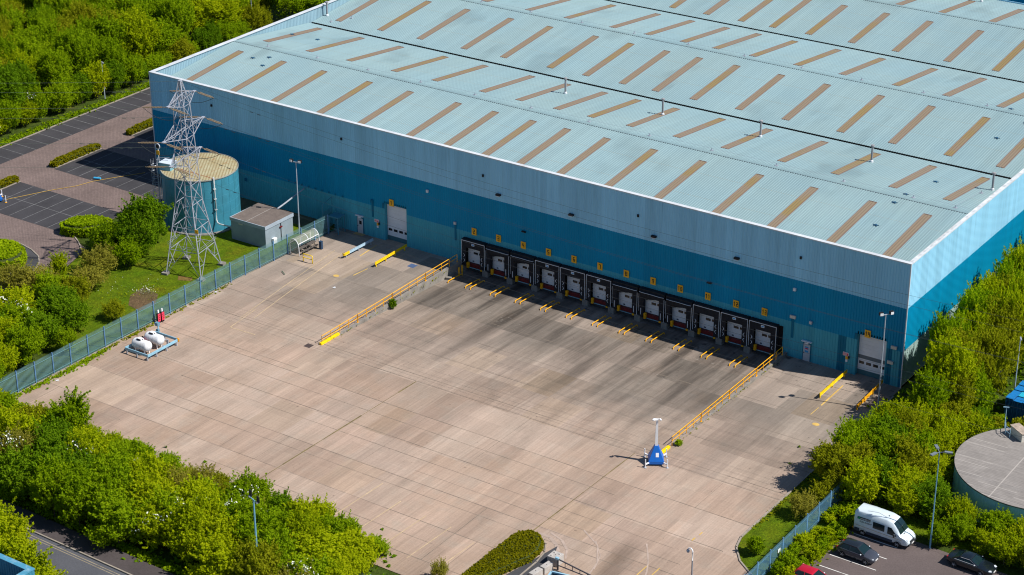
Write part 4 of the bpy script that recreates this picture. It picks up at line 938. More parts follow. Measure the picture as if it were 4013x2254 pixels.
bp = thing("control_post", "blue metal post with a grey control box at the corner of the gas tank barrier", "post", (35.95, -37.9, 0))
m = MB(); m.bb(-.06, .06, -.06, .06, 0, 1.6); m.build("post", M_SKB, bp)
m = MB(); m.bb(-.35, .12, -.2, .2, 1.35, 1.75); m.bb(-.3, .1, -.15, .15, .6, .85); m.build("control_box", paint("blue_grey_box", (.14, .27, .36), .5, .1), bp)
for i, (x, y, lab) in enumerate(((33.55, -35.35, "red fire point board leaning at the fence, the one nearer the gas tanks"), (33.6, -34.75, "red fire point board leaning at the fence, the one farther from the gas tanks"))):
    t = thing("fire_point", lab, "fire point", (x, y, 0), .0, "red fire point boards")
    m = MB(); m.box((.12, 0, .75), (.06, .42, 1.0), 0); m.build("red_board", paint("pink_red_board", (.75, .05, .10), .5, .08), t)
    m = MB(); [m.bb(.152, .16, -.1, .1, .45+.25*k, .55+.25*k) for k in range(3)]; m.build("board_symbol", M_RED, t)
    m = MB(); m.bb(-.1, .1, -.2, .2, .0, 1.35); m.build("dark_case", M_INK, t)
    m = MB(); m.bb(-.02, .06, -.1, .08, 1.3, 1.75); m.build("white_top", M_SIGNW, t)
for x, y, lab in ((33.35, -25.0, "small white litter scrap at the fence foot near the pylon"), (34.3, -52.8, "small white litter scrap in the weeds at the fence foot"), (44.6, -15.6, "torn white paper scrap lying on the left yard")):
    m = MB(); m.faces([(-.2, -.1, .02), (.1, -.2, .06), (.22, .05, .02), (.0, .2, .12), (-.15, .1, .05)], [(0, 1, 2, 3, 4), (4, 3, 2, 1, 0)]); o = m.build("litter", M_SIGNW, None); o.location = (x, y, zg(x, y)); tag(o, lab, "litter", "scraps of litter in the yard")
m = MB(); m.bar((-.5, .3, .03), (.5, -.3, .03), .06); o = m.build("green_strip", paint("green_plastic", (.01, .09, .05), .5), None); o.location = (36.6, -15.9, 0); tag(o, "thin dark green strip lying on the concrete before the yellow hoop", "strip")

# ------------------------------------------------------------------ blue camera tower
def tower(loc, rz_, lab, h=5.3):
    t = thing("camera_tower", lab, "camera tower", loc, rz_)
    MB_ = paint("royal_blue_panel", (.008, .12, .48), .4, .08); m = MB()
    b, tp, z0, z1 = .82, .2, .22, 2.1
    ring = lambda r, z: [(-r, -r, z), (r, -r, z), (r, r, z), (-r, r, z)]
    m.loft([ring(b*.8, .1), ring(b, z0), ring(b, z0+.32), ring(tp, z1)]); m.build("pyramid_body", MB_, t, bevel=.03)
    m = MB(); m.loft([ring(.16, z1-.25), ring(.11, h-.15)]); m.bb(-.13, .13, -.13, .13, 3.6, 3.75); m.build("mast", M_SIGNW, t)
    m = MB(); m.bar((-.3, 0, h-.1), (.3, 0, h-.1), .09); m.build("camera_bar", M_SIGNW, t)
    for x, dx_ in ((-.27, -.22), (.27, .12), (-.1, -.28)):
        m = MB(); m.bar((x, -.15, h), (x+dx_, -.35, h-.05), .16); m.build("camera", M_SIGNW, t, bevel=.02)
    m = MB(); m.faces([(.25, -b*.72, 1.0), (.55, -b*.66, 1.0), (.5, -b*.56, 1.36), (.2, -b*.6, 1.36)], [(0, 1, 2, 3)]); 
    f = lambda u, v, o_: Vector((u, -(b-(b-tp)*(v-.54)/(z1-.54))-o_, v))
    m = MB(); m.poly([f(-.06, 1.0, .02), f(.26, 1.0, .02), f(.26, 1.42, .02), f(-.06, 1.42, .02)]); m.build("notice_plate", M_SIGNW, t)
    for sx, sy in ((-1, -1), (1, -1), (1, 1), (-1, 1)):
        m = MB(); p = (sx*1.15, sy*1.15); m.bar((sx*.6, sy*.6, .38), (p[0], p[1], .42), .12); m.tube([(p[0], p[1], 0.03), (p[0], p[1], 1.0)], .055, 8); m.build("outrigger", M_SIGNW, t)
        m = MB(); m.lathe((p[0], p[1], 0), [(.16, 0), (.16, .04), (.05, .06)], 10); m.build("foot_pad", M_SAFE if rz_ > .9 else M_STEEL, t)
    return t
tower((100.0, -30.4, 0), R(33), "blue pyramid security camera tower with white mast beside the right handrail")
tower((-11.3, -20.0, 0), R(60), "blue and white camera tower in the left car park by the yellow hose")

# ------------------------------------------------------------------ lamp posts, camera pole
M_POLE = paint("pale_lamp_post", (.40, .46, .53), .45, .12, metal=.2); M_POLEB = paint("blue_lamp_post", (.15, .33, .46), .45, .12)
def lamp(loc, h, lab, kind, mat, rz_=0, r=.09):
    t = thing("street_lamp", lab, "street lamp", loc, rz_)
    m = MB(); m.tube([(0, 0, -.2), (0, 0, 1.6)], r*1.25, 8); m.tube([(0, 0, 1.6), (0, 0, h)], r, 8, r1=r*.6); m.build("pole", mat, t, smooth=True)
    if kind == 'twin':
        m = MB(); m.bar((-.65, 0, h), (.65, 0, h), .08); m.build("cross_bar", mat, t)
        for s in (-1, 1):
            m = MB(); m.box((s*.62, -.1, h+.22), (.42, .34, .34), s*.1, 0); m.box((s*.62, -.29, h+.2), (.36, .04, .28), s*.1, 1); m.build("lamp_head", [M_INK, M_SIGNW], t)
    elif kind == 'black':
        m = MB(); m.bar((-.75, 0, h), (.75, 0, h), .07); m.build("cross_bar", mat, t)
        for s in (-1, 1):
            m = MB(); m.bar((s*.72-.22, .1, h+.35), (s*.72+.22, .1, h+.35), .1, .62); m.box((s*.72, -.02, h+.05), (.2, .2, .12), 0, 1); m.build("lamp_head", [M_INK, M_STEEL], t)
    elif kind == 'three':
        for a in (.3, 2.3, 4.4):
            m = MB(); c_, s_ = math.cos(a), math.sin(a); m.bar((0, 0, h-.05), (c_*.5, s_*.5, h+.08), .06); m.box((c_*.85, s_*.85, h+.1), (.75, .3, .12), a); m.build("lamp_head", paint("grey_lamp_head", (.16, .19, .21), .5, .1), t)
    else:
        m = MB(); m.box((.0, -.3, h+.02), (.16, .7, .12)); m.build("lamp_head", M_STEEL, t)
    return t
lamp((30.3, -5.15, -.2), 10.3, "tall pale twin-headed lamp post behind the fence beside the grey pump house", 'twin', M_POLE, .2)
lamp((114.2, -6.3, 0), 11.5, "tall pale twin-headed lamp post by the warehouse corner at door 14", 'twin', M_POLE, .9)
lamp((130.75, -29.65, 0), 10.8, "tall grey three-headed lamp post at the car park edge beside the white van", 'three', M_POLEB, 0, .075)
lamp((81.1, -72.1, 0), 9.8, "tall blue lamp post with two black floodlights rising from the front hedge", 'black', M_POLEB, -.35, .13)
lamp((-28.3, 18.2, 0), 5.9, "slim lamp post among the trees behind the left parking bays", 'one', M_POLE, 1.2, .07)
lamp((-30.0, 55.0, 0), 7.5, "distant slim lamp post in the wood, half hidden behind the warehouse gable", 'one', M_POLE, 1.2, .07)
lamp((126.4, 2.3, 0), 8.6, "grey lamp post in the trees behind the stacked blue crates", 'one', M_POLE, .5, .08)
m = MB(); m.bb(-.14, .14, -.03, .03, 2.1, 2.7, 0); m.bb(-.14, .14, -.03, .03, 1.75, 2.08, 1); o = m.build("yellow_notice", [M_SIGNY, M_SIGNW], None); o.location = (-27.9, 17.9, 0); tag(o, "small yellow and white notice on the lamp post at the wood edge", "sign")
cp = thing("camera_pole", "hooked white camera pole with a dome camera at the yard entrance", "camera pole", (115.3, -49.6, 0))
m = MB(); m.tube([(0, 0, 0), (0, 0, 3.6)], .075, 8); m.build("pole", paint("grey_pole", (.22, .23, .26), .5, .1), cp, smooth=True)
m = MB(); m.tube([(0, 0, 3.6), (0, 0, 4.5), (-.05, 0, 4.72), (-.22, 0, 4.85), (-.42, 0, 4.8), (-.5, 0, 4.62)], .065, 8); m.build("hook_arm", M_SIGNW, cp, smooth=True)
m = MB(); m.lathe((-.5, 0, 4.3), [(.02, -.02), (.12, .03), (.16, .14), (.16, .26), (.08, .36)], 12); m.build("dome_camera", paint("dome_grey", (.2, .25, .33), .2, .1), cp, smooth=True)
m = MB(); m.bb(-.14, .14, -.14, .14, -.05, 1.0); m.build("base_box", M_STEEL, cp)

# ------------------------------------------------------------------ entrance: blocks, gate, bin
M_BLK = paint("pale_concrete_block", (.42, .39, .36), .85, .15, 1.5, dirt=(.3, .28, .25))
def cblock(loc, d, rz_, lab, studs=True):
    t = thing("concrete_block", lab, "concrete block", loc, rz_, "pale concrete blocks at the gate")
    m = MB(); m.bb(-d[0]/2, d[0]/2, -d[1]/2, d[1]/2, 0, d[2]); m.build("block_body", M_BLK, t, bevel=.03)
    if studs:
        m = MB()
        for x in (-d[0]/4, d[0]/4):
            for y in (-d[1]/4, d[1]/4): m.loft([[(x-.12, y-.12, d[2]), (x+.12, y-.12, d[2]), (x+.12, y+.12, d[2]), (x-.12, y+.12, d[2])], [(x-.08, y-.08, d[2]+.07), (x+.08, y-.08, d[2]+.07), (x+.08, y+.08, d[2]+.07), (x-.08, y+.08, d[2]+.07)]])
        m.build("stud", M_BLK, t)
    m = MB(); m.lathe((0, 0, 0), [(.05, d[2]-.005), (.05, d[2]+.012)], 8); m.build("lifting_eye", M_INK, t)
cblock((101.9, -52.55, 0), (1.15, 1.2, .95), 0, "tall studded concrete block at the end of the gate row"); cblock((101.95, -54.2, 0), (.62, 1.3, .75), -.12, "low concrete block second from the tall studded block", False); cblock((101.7, -55.7, 0), (.62, 1.4, .75), -.12, "low concrete block at the picture's lower edge by the dark apron", False); cblock((106.9, -54.0, 0), (.8, .8, .85), .2, "concrete block half seen beyond the open gate leaf", False)
gt = thing("gate", "dark steel barrier gate leaf with a tapering top rail beside the concrete blocks", "gate", (102.75, -53.45, 0), -.05)
M_GATE = paint("dark_gate_steel", (.06, .06, .07), .5, .2)
m = MB(); m.bb(-.07, .07, -.07, .07, 0, 1.35); m.build("hinge_post", M_GATE, gt)
m = MB(); m.bar((0, 0, 1.25), (5.2, 0, .8), .1); m.bar((0, 0, .55), (5.2, 0, .62), .08)
for k in range(1, 6): m.bar((.87*k, 0, .57), (.87*k, 0, 1.25-.078*k), .05)
m.build("gate_leaf", M_GATE, gt)
m = MB(); m.bb(-.25, .1, -.12, .12, 1.2, 1.4); m.build("latch", M_SKB, gt)
bn = thing("skip_bin", "pale blue open-topped metal skip just inside the gate", "skip", (104.75, -56.1, 0), .2)
ring = lambda a, b, z: [(-a, -b, z), (a, -b, z), (a, b, z), (-a, b, z)]
m = MB(); m.loft([ring(.95, .6, .1), ring(1.25, .85, 1.15)], cap=False); m.loft([ring(.9, .55, .12), ring(1.15, .76, 1.14)], cap=False); m.poly(ring(.9, .55, .14)); m.build("skip_body", paint("dark_skip_inside", (.05, .08, .10), .7, .2), bn)
m = MB()
for a, b in zip(ring(1.22, .82, 1.17), ring(1.22, .82, 1.17)[1:]+ring(1.22, .82, 1.17)[:1]): m.bar(a, b, .16)
m.build("rim", paint("pale_blue_rim", (.30, .50, .62), .5, .1), bn)
# ------------------------------------------------------------------ big round tank on the right
bt = thing("storage_tank", "wide low teal storage tank with a weathered grey ribbed roof", "tank", (135.75, -14.6, 0)); BR, BH = 8.42, 3.4
def bigroof():
    n = NT("grey_sheet_roof", .8, .2); X = n.xyz()
    c = n.scale(n.mix(n.rng(n.noise(.5, 5, .7), .35, .7), (.30, .272, .25), (.22, .2, .183)), n.rng(n.noise(1, 4, .7, n.map((.5, 6, 1))), .3, .7, .82, 1.1))
    rib = n.math('GREATER_THAN', n.math('FRACT', n.math('MULTIPLY', X[1], 3.6)), .7); c = n.mix(n.math('MULTIPLY', rib, .35), c, (.15, .135, .125))
    sheets = n.white(n.math('FLOOR', X[1]), n.math('FLOOR', n.math('DIVIDE', X[0], 4.2))); edge = n.math('LESS_THAN', n.math('FRACT', X[1]), .09)
    c = n.mix(n.math('MULTIPLY', n.math('MULTIPLY', edge, n.rng(sheets, .4, .5)), .7), c, (.42, .385, .35))
    seam = n.math('LESS_THAN', n.math('ABSOLUTE', n.math('SUBTRACT', X[0], -2.1)), .06); c = n.mix(n.math('MULTIPLY', seam, .7), c, (.44, .40, .36))
    pit = n.rng(n.noise(1, 3, .6, n.map((1.4, 9, 1))), .64, .7); c = n.mix(n.math('MULTIPLY', pit, .6), c, (.10, .09, .085))
    n.col(c); return n.m
m = MB(); m.lathe((0, 0, 0), [(BR, -.5), (BR, BH)], 96, cap=False)
for k in range(40): a = k*math.pi/20; m.bar((BR*math.cos(a), BR*math.sin(a), 0), (BR*math.cos(a), BR*math.sin(a), BH), .05)
m.build("shell", paint("stained_teal_shell", (.22, .47, .58), .55, .12, .35, dirt=(.10, .17, .19)), bt, smooth=True)
rg = 2*math.pi; m = MB(); m.lathe((0, 0, 0), [(BR+.08, BH), (4, BH+.05), (.02, BH+.07)], 96, cap=False); o = m.build("tank_top", bigroof(), bt); 
m = MB(); m.lathe((0, 0, 0), [(BR, BH-.14), (BR+.1, BH-.12), (BR+.1, BH+.01)], 96, cap=False); m.build("rim", paint("dark_rim", (.10, .12, .11), .8, .3), bt)
m = MB(); m.box((-4.1, 4.9, BH+.5), (.95, 2.1, .95), .95, 0); m.box((-4.1, 4.9, BH+1.0), (1.1, 2.3, .08), .95, 1); m.build("hatch_housing", [M_CREAM, paint("mossy_lid", (.36, .29, .23), .9, .3, 2)], bt)
m = MB()
pts = [(-7.6, 6.0), (-6.6, 4.2), (-5.1, 4.3)]
pts = [(-7.9, 8.3-5.4), (-6.6, 4.1), (-5.0, 4.0)]
A_, B_, C_ = Vector((-7.2, 6.4, 0)), Vector((-5.6, 4.6, 0)), Vector((-4.9, 4.1, 0))
for z in (.5, 1.05): m.tube([(A_.x+.9, A_.y-.2, BH+z), (B_.x, B_.y, BH+z), (C_.x, C_.y, BH+z)], .04, 5)
for q in ((A_.x+.9, A_.y-.2), (B_.x, B_.y), (C_.x, C_.y)): m.tube([(q[0], q[1], BH), (q[0], q[1], BH+1.08)], .04, 5)
m.tube([(-6.4, 6.5, 0), (-6.4, 6.5, BH+2.2)], .05, 5); m.box((-6.4, 6.4, BH+2.2), (.6, .14, .08), .4); m.build("guard_rail", paint("blue_grey_rail", (.20, .33, .42), .5, .1), bt)
# ------------------------------------------------------------------ stacked blue pallets
M_PAL = paint("blue_pallet", (.006, .16, .42), .6, .2, 2); M_PALD = paint("dark_blue_pallet", (.01, .10, .24), .7, .25, 2); M_PALC = paint("cyan_pallet", (.02, .36, .50), .6, .15, 2)
def pallet_stack(lid):
    t = thing("pallet_stack", "x", "pallet stack", (0, 0, 0), 0, "stacked blue pallets right of the trees")
    m = MB()
    for k in range(20):
        z = .15*k; m.bb(-.44, .44, -.56, .56, z+.10, z+.145, 0)
        for x in (-.4, 0, .4): m.bb(x-.05, x+.05, -.55, .55, z, z+.10, 0)
    m.build("stacked_boards", M_PALD, t)
    m = MB(); [m.bb(-.45+.18*k, -.45+.165+.18*k, -.57, .57, 3.0, 3.03) for k in range(5)]; m.build("top_pallet", lid, t); return t
base = pallet_stack(M_PAL); base2 = pallet_stack(M_PALC); n_ = 0; used = {}
for i in range(5):
    for j in range(4):
        if not in_view(127.1+.96*i, -.45+1.25*j, 2.5, .05): continue
        src = base2 if (i, j) in ((1, 1), (3, 2)) else base
        row = ["front row", "second row", "third row", "rear row"][j]; colm = ORD[i+1]
        lab = f"{'cyan-topped' if src is base2 else 'blue'} pallet stack, {colm} from the trees in the {row} of the pallet block"
        loc = (127.1+.96*i, -.45+1.25*j, -.25-.05*((i*7+j*3) % 4))
        if src not in used: used[src] = 1; src.location = loc; src['label'] = lab
        else: dup(src, loc, 0, lab)
for s_ in (base, base2):
    if s_ not in used:
        for c in kids(s_): bpy.data.objects.remove(c)
        bpy.data.objects.remove(s_)
# ------------------------------------------------------------------ building at the lower left corner
lb = thing("clad_building", "corner of a turquoise clad building with a wide parapet in the lower left", "building", (70.6, -89.9, 0))
M_TQ = paint("turquoise_cladding", (.05, .22, .32), .45, .1); M_TQL = paint("turquoise_capping", (.07, .26, .38), .45, .12, 1, dirt=(.4, .5, .55))
m = MB(); corr(m, (-60, -.0, 0), (0, -.0, 0), lambda t: [(0, 7.9, 0)], (0, 1, 0), None); corr(m, (0, 0, 0), (0, -40, 0), lambda t: [(0, 7.9, 0)], (1, 0, 0), None)
corr(m, (-60, -.52, 0), (-.52, -.52, 0), lambda t: [(6.0, 7.9, 0)], (0, -1, 0), None); m.build("wall", M_TQ, lb)
m = MB(); m.bb(-60, .06, -.55, .06, 7.9, 8.0); m.bb(-.55, .06, -40, -.55, 7.9, 8.0); m.build("parapet_capping", M_TQL, lb)
m = MB(); m.poly([(-60, -40, 6.1), (-.5, -40, 6.1), (-.5, -.5, 6.1), (-60, -.5, 6.1)]); m.build("roof", paint("dark_flat_roof", (.05, .07, .08), .9, .2), lb)
# hose and blue float in the left car park
m = MB(); m.tube([(-10.6, -19.3, .04), (-8.5, -14.6, .04), (-7.6, -12.7, .04), (-6.0, -10, .04), (-5.3, -7.4, .04), (-3.4, -4.1, .04), (-1.5, -1, .04)], .035, 6); o = m.build("cable_hose", paint("ochre_hose", (.42, .26, .04), .6, .1), None); tag(o, "long ochre hose snaking across the left car park from the camera tower", "hose")
m = MB(); m.lathe((0, 0, .16), [(.02, -.6), (.16, -.5), (.16, .5), (.02, .6)], 10, 'x'); o = m.build("blue_roll", paint("sky_blue_plastic", (.05, .36, .62), .5), None, smooth=True); o.location = (-5.4, -6.5, 0); o.rotation_euler = (0, 0, .35); tag(o, "sky blue plastic roll lying across a bay line by the ochre hose", "roll")
# ------------------------------------------------------------------ vehicles (local x forward)
M_TYRE = paint("tyre_rubber", (.012, .012, .013), .85, .1); M_RIM = paint("alloy_rim", (.50, .51, .53), .35, .1, 4, metal=.1); M_VGLASS = paint("car_glass", (.008, .022, .026), .12, .1, spec=.35)
M_LAMP = paint("headlamp_lens", (.62, .66, .70), .12, .1, spec=.6); M_TAIL = paint("tail_lamp", (.35, .01, .015), .2, .1); M_PLATEW = paint("number_plate", (.7, .7, .68), .4, .05); M_PLASTIC = paint("dark_trim_plastic", (.03, .034, .04), .6, .1)
def carpaint(name, c, rough=.22):
    n = NT(name, rough, .5); n.col(n.scale(c, n.rng(n.noise(2, 3), .3, .7, .93, 1.06))); n.b.inputs["Coat Weight"].default_value = .5; n.b.inputs["Coat Roughness"].default_value = .08; return n.m
def wheel(o, x, y, r, w, spokes=5):
    s = 1 if y > 0 else -1
    m = MB(); m.lathe((x, y, r), [(r*.62, -w/2), (r*.93, -w/2), (r, -w*.32), (r, w*.32), (r*.93, w/2), (r*.62, w/2)], 24, 'y'); t = m.build("wheel", M_TYRE, o, smooth=True)
    m = MB(); yo = y+s*(w/2-.02); m.lathe((x, yo, r), [(r*.66, -.01), (r*.66, .012), (r*.58, .018)], 24, 'y'); m.lathe((x, yo-s*.03, r), [(r*.6, .0), (.01, .002)], 20, 'y', m=1)
    for k in range(spokes):
        a = k*2*math.pi/spokes; m.bar((x, yo, r), (x+r*.62*math.cos(a), yo, r+r*.62*math.sin(a)), .07, .03)
    m.build("rim", [M_RIM, M_PLASTIC], t)
def body_rings(st):
    """stations: (x, z_bottom, z_shoulder, z_top, half width at side, half width at top)"""
    R_ = []
    for x, zb, zs, zt, w, wt in st:
        zm = zb+(zs-zb)*.45
        half = [(w*.86, zb), (w*.97, zb+.1), (w, zm), (w*.985, zs-.06), (w*.95, zs), (wt, zt-(.02 if zt > zs else 0)), (wt*.55, zt+.015)]
        R_.append([(x, -a, b) for a, b in half[::-1]][::-1][::-1]+[(x, a, b) for a, b in half]) if False else R_.append([(x, a, b) for a, b in half]+[(x, -a, b) for a, b in half[::-1]])
    return R_
def quad_on(m, pts, off):                            # a pane slightly proud of the bodywork
    p = [Vector(q) for q in pts]; n = (p[1]-p[0]).cross(p[2]-p[0]).normalized()*off
    m.poly([q+n for q in p])
def passenger_car(name, label, loc, rz_, paint_m, L=4.0, Wd=1.76, Hh=1.5, coupe=False, rim_sp=5, roofm=None, chrome=False):
    o = thing(name, label, "car", loc, rz_); w = Wd/2
    if not coupe: st = [(0, .42, .80, .80, w*.80, w*.74), (.12, .30, .93, .95, w*.93, w*.85), (.5, .22, .95, .97, w*.99, w*.9), (1.4, .2, .93, .95, w, w*.9), (2.7, .2, .92, .95, w, w*.88), (3.0, .2, .90, .97, w*.99, w*.8), (3.5, .22, .82, .90, w*.96, w*.74), (3.82, .28, .70, .76, w*.86, w*.64), (L, .36, .58, .60, w*.66, w*.5)]
    else: st = [(0, .42, .82, .84, w*.80, w*.72), (.12, .32, .92, .95, w*.92, w*.8), (.6, .24, .93, .97, w*.99, w*.86), (1.6, .2, .90, .93, w, w*.88), (2.9, .2, .88, .91, w, w*.86), (3.2, .2, .86, .93, w*.99, w*.8), (4.0, .22, .76, .83, w*.96, w*.72), (4.42, .28, .66, .70, w*.86, w*.62), (L, .36, .56, .58, w*.66, w*.5)]
    m = MB(); m.loft(body_rings(st)); m.build("body", paint_m, o, smooth=True)
    if not coupe: xb0, xr0, xr1, xb1, zr = .12, .62, 2.15, 3.02, Hh
    else: xb0, xr0, xr1, xb1, zr = .55, 1.35, 2.35, 3.25, Hh
    zb = .92; wb, wr = w*.9, w*.68
    m = MB(); lo = [(xb0, -wb, zb), (xb1, -wb, zb), (xb1, wb, zb), (xb0, wb, zb)]; hi = [(xr0, -wr, zr-.08), (xr1, -wr, zr-.08), (xr1, wr, zr-.08), (xr0, wr, zr-.08)]
    m.loft([lo, hi]); g_ = m.build("windows", M_VGLASS, o, bevel=.03)
    m = MB(); m.loft([[(xr0-.10, -wr-.015, zr-.11), (xr1+.10, -wr-.015, zr-.11), (xr1+.10, wr+.015, zr-.11), (xr0-.10, wr+.015, zr-.11)], [(xr0-.04, -wr, zr-.05), (xr1+.04, -wr, zr-.05), (xr1+.04, wr, zr-.05), (xr0-.04, wr, zr-.05)], [(xr0+.15, -wr*.8, zr), (xr1-.15, -wr*.8, zr), (xr1-.15, wr*.8, zr), (xr0+.15, wr*.8, zr)]])
    for s in (-1, 1):
        m.bar((xb1, s*wb, zb), (xr1, s*wr, zr-.08), .07); m.bar((xb0+.05, s*wb, zb), (xr0, s*wr, zr-.08), .16, .1); xm = (xb0+xb1)/2-.1; m.bar((xm, s*(wb+.005), zb), (xm-.05, s*(wr+.005), zr-.1), .08, .04)
    m.build("roof", roofm or paint_m, o, smooth=True)
    if chrome:
        m = MB()
        for s in (-1, 1): m.tube([(xb0+.25, s*(wb+.01), zb+.03), (xb1-.1, s*(wb+.012), zb+.01)], .022, 5); m.tube([(xb0+.25, s*(wb+.01), zb+.03), (xr0-.05, s*(wr+.06), zr-.14), (xr1, s*(wr+.05), zr-.13), (xb1-.1, s*(wb+.012), zb+.01)], .02, 5)
        m.build("chrome_trim", M_RIM, o)
    xw0, xw1 = (.72, 3.22) if not coupe else (.85, 3.62)
    for x in (xw0, xw1):
        for s in (-1, 1): wheel(o, x, s*(w-.08), .33, .22, rim_sp)
    for s in (-1, 1):
        m = MB(); m.box((L-.24, s*w*.64, .66), (.30, .26, .11), -s*.5); m.build("headlight", M_LAMP, o, bevel=.03)
        m = MB(); m.box((.09, s*w*.74, .85), (.14, .28, .16), s*.3); m.build("tail_light", M_TAIL, o, bevel=.02)
        m = MB(); m.box((xb1-.32, s*(w+.05), 1.0), (.10, .16, .11), 0); m.build("wing_mirror", M_LAMP if not coupe else M_RIM, o, bevel=.03)
    m = MB(); m.box((L-.0, 0, .46), (.05, .52, .12), 0); m.build("number_plate", M_PLATEW, o)
    m = MB(); m.bb(L-.14, L-.03, -.5, .5, .3, .42); m.bb(L-.1, L-.02, -.34, .34, .54, .6); m.build("grille", M_PLASTIC, o)
    return o
passenger_car("parked_car", "dark grey hatchback parked beside the white van", (123.62, -35.05, 0), -.03, carpaint("grey_car_paint", (.045, .05, .065)), roofm=carpaint("black_roof_paint", (.012, .016, .02)))
passenger_car("parked_car", "black two-door coupe with chrome window line parked by the right-hand bushes", (133.2, -30.6, 0), -.03, carpaint("black_car_paint", (.006, .010, .014)), 4.65, 1.85, 1.37, True, 5, None, True)
passenger_car("parked_car", "bright red car in the bay at the bottom edge of the picture", (122.1, -41.75, 0), -.03, carpaint("red_car_paint", (.42, .005, .02)), 4.0, 1.76, 1.5)
# the van
M_VAN = carpaint("white_van_paint", (.60, .68, .72), .3)
v = thing("white_van", "white high-roof van with dark rear side window parked under the trees", "van", (123.3, -30.3, 0), -.02)
w = 1.03
st = [(0, .45, 1.2, 2.52, w*.95, w*.78), (.08, .4, 1.2, 2.60, w*.985, w*.80), (1.5, .38, 1.2, 2.66, w, w*.80), (3.4, .38, 1.2, 2.62, w, w*.78), (4.05, .38, 1.2, 2.46, w, w*.74), (4.62, .38, 1.18, 1.92, w*.99, w*.74), (4.98, .38, 1.14, 1.40, w*.98, w*.80), (5.45, .38, 1.0, 1.22, w*.95, w*.74), (5.72, .42, .88, .98, w*.88, w*.66), (5.85, .5, .7, .74, w*.72, w*.5)]
rings = []
for x, zb, zs, zt, a, b in st: rings.append([(x, y, z) for y, z in [(a*.92, zb), (a, zb+.12), (a, zs), (a*.99, zs+(zt-zs)*.5), (b*1.08, zt-.1), (b*.96, zt-.02), (b*.4, zt+.01), (-b*.4, zt+.01), (-b*.96, zt-.02), (-b*1.08, zt-.1), (-a*.99, zs+(zt-zs)*.5), (-a, zs), (-a, zb+.12), (-a*.92, zb)]])
m = MB(); m.loft(rings); m.build("body", M_VAN, v, smooth=True)
m = MB(); quad_on(m, [(4.95, -w*.80, 1.45), (4.95, w*.80, 1.45), (4.62, w*.74, 1.93), (4.62, -w*.74, 1.93)], .035); quad_on(m, [(4.62, -w*.74, 1.93), (4.62, w*.74, 1.93), (4.12, w*.7, 2.42), (4.12, -w*.7, 2.42)], .035); m.build("windscreen", M_VGLASS, v)
for s in (-1, 1):
    yv = lambda z: s*w*(1.0-max(0, (z-1.86))*.2)
    def pane(nm, pts, mat, e=.02):
        q = MB(); p = [(x, yv(z)+s*e, z) for x, z in pts]; q.poly(p if s < 0 else p[::-1]); return q.build(nm, mat, v)
    pane("side_window", [(2.05, 1.3), (3.3, 1.28), (3.3, 1.98), (2.05, 2.0)], M_VGLASS); pane("side_window", [(3.62, 1.22), (4.62, 1.18), (4.42, 1.55), (4.02, 1.98), (3.62, 1.98)], M_VGLASS)
    pane("side_stripe", [(.1, 1.06), (5.2, .92), (5.2, .955), (.1, 1.10)], paint("amber_stripe", (.5, .33, .10), .5), .012)
    q = MB(); q.bb(.05, 5.6, s*w-.03, s*w+.035, .36, .62) if False else q.bb(1.35, 4.2, min(s*(w-.05), s*(w+.03)), max(s*(w-.05), s*(w+.03)), .36, .66); q.bb(.1, .62, min(s*(w-.05), s*(w+.03)), max(s*(w-.05), s*(w+.03)), .4, .76); q.build("sill_trim", paint("blue_black_trim", (.02, .035, .06), .6), v)
    for x in (1.0, 4.72):
        q = MB(); q.lathe((x, s*(w-.02), .36), [(.44, -.04), (.44, .045), (.36, .045)], 20, 'y', a0=0, a1=math.pi, cap=False); q.build("wheel_arch", M_PLASTIC, v)
        wheel(v, x, s*(w-.10), .35, .22, 8)
    q = MB(); q.box((5.55, s*w*.76, .95), (.34, .22, .24), -s*.5); q.build("headlight", M_LAMP, v, bevel=.04)
    q = MB(); q.bb(-.02, .06, s*w*.86-.07, s*w*.86+.07, 1.0, 1.6); q.build("tail_light", M_TAIL, v)
    q = MB(); q.box((4.42, s*(w+.16), 1.32), (.16, .24, .34), 0); q.build("wing_mirror", M_PLASTIC, v, bevel=.04)
m = MB(); m.bb(5.72, 5.92, -.8, .8, .38, .6); m.bb(5.78, 5.9, -.45, .45, .66, .84); m.bb(5.05, 5.15, -.45, -.1, 1.38, 1.4); m.build("front_bumper", M_PLASTIC, v, bevel=.05)
m = MB(); m.box((5.94, 0, .52), (.03, .52, .12), 0); m.build("number_plate", M_PLATEW, v)
m = MB(); m.bb(-.3, -.02, -.7, .7, .38, .5); m.build("rear_step", M_SAFE, v)
m = MB(); m.tube([(1.2, -.5, 2.69), (2.2, -.2, 2.7), (3.2, -.45, 2.66)], .012, 4); m.lathe((3.3, -.1, 2.62), [(.09, 0), (.05, .08), (.01, .09)], 8); m.build("roof_aerial", M_PLASTIC, v)
def text(s_, size, loc, rot, mat, parent, name):
    c = bpy.data.curves.new(name, 'FONT'); c.body = s_; c.size = size; c.extrude = .004; c.materials.append(mat); c.align_x = 'LEFT'
    o = bpy.data.objects.new(name, c); COL.objects.link(o); bpy.context.view_layer.update(); me = bpy.data.meshes.new_from_object(o.evaluated_get(bpy.context.evaluated_depsgraph_get())); bpy.data.objects.remove(o)
    o = bpy.data.objects.new(name, me); COL.objects.link(o); o.parent = parent; o.location = loc; o.rotation_euler = rot; return o
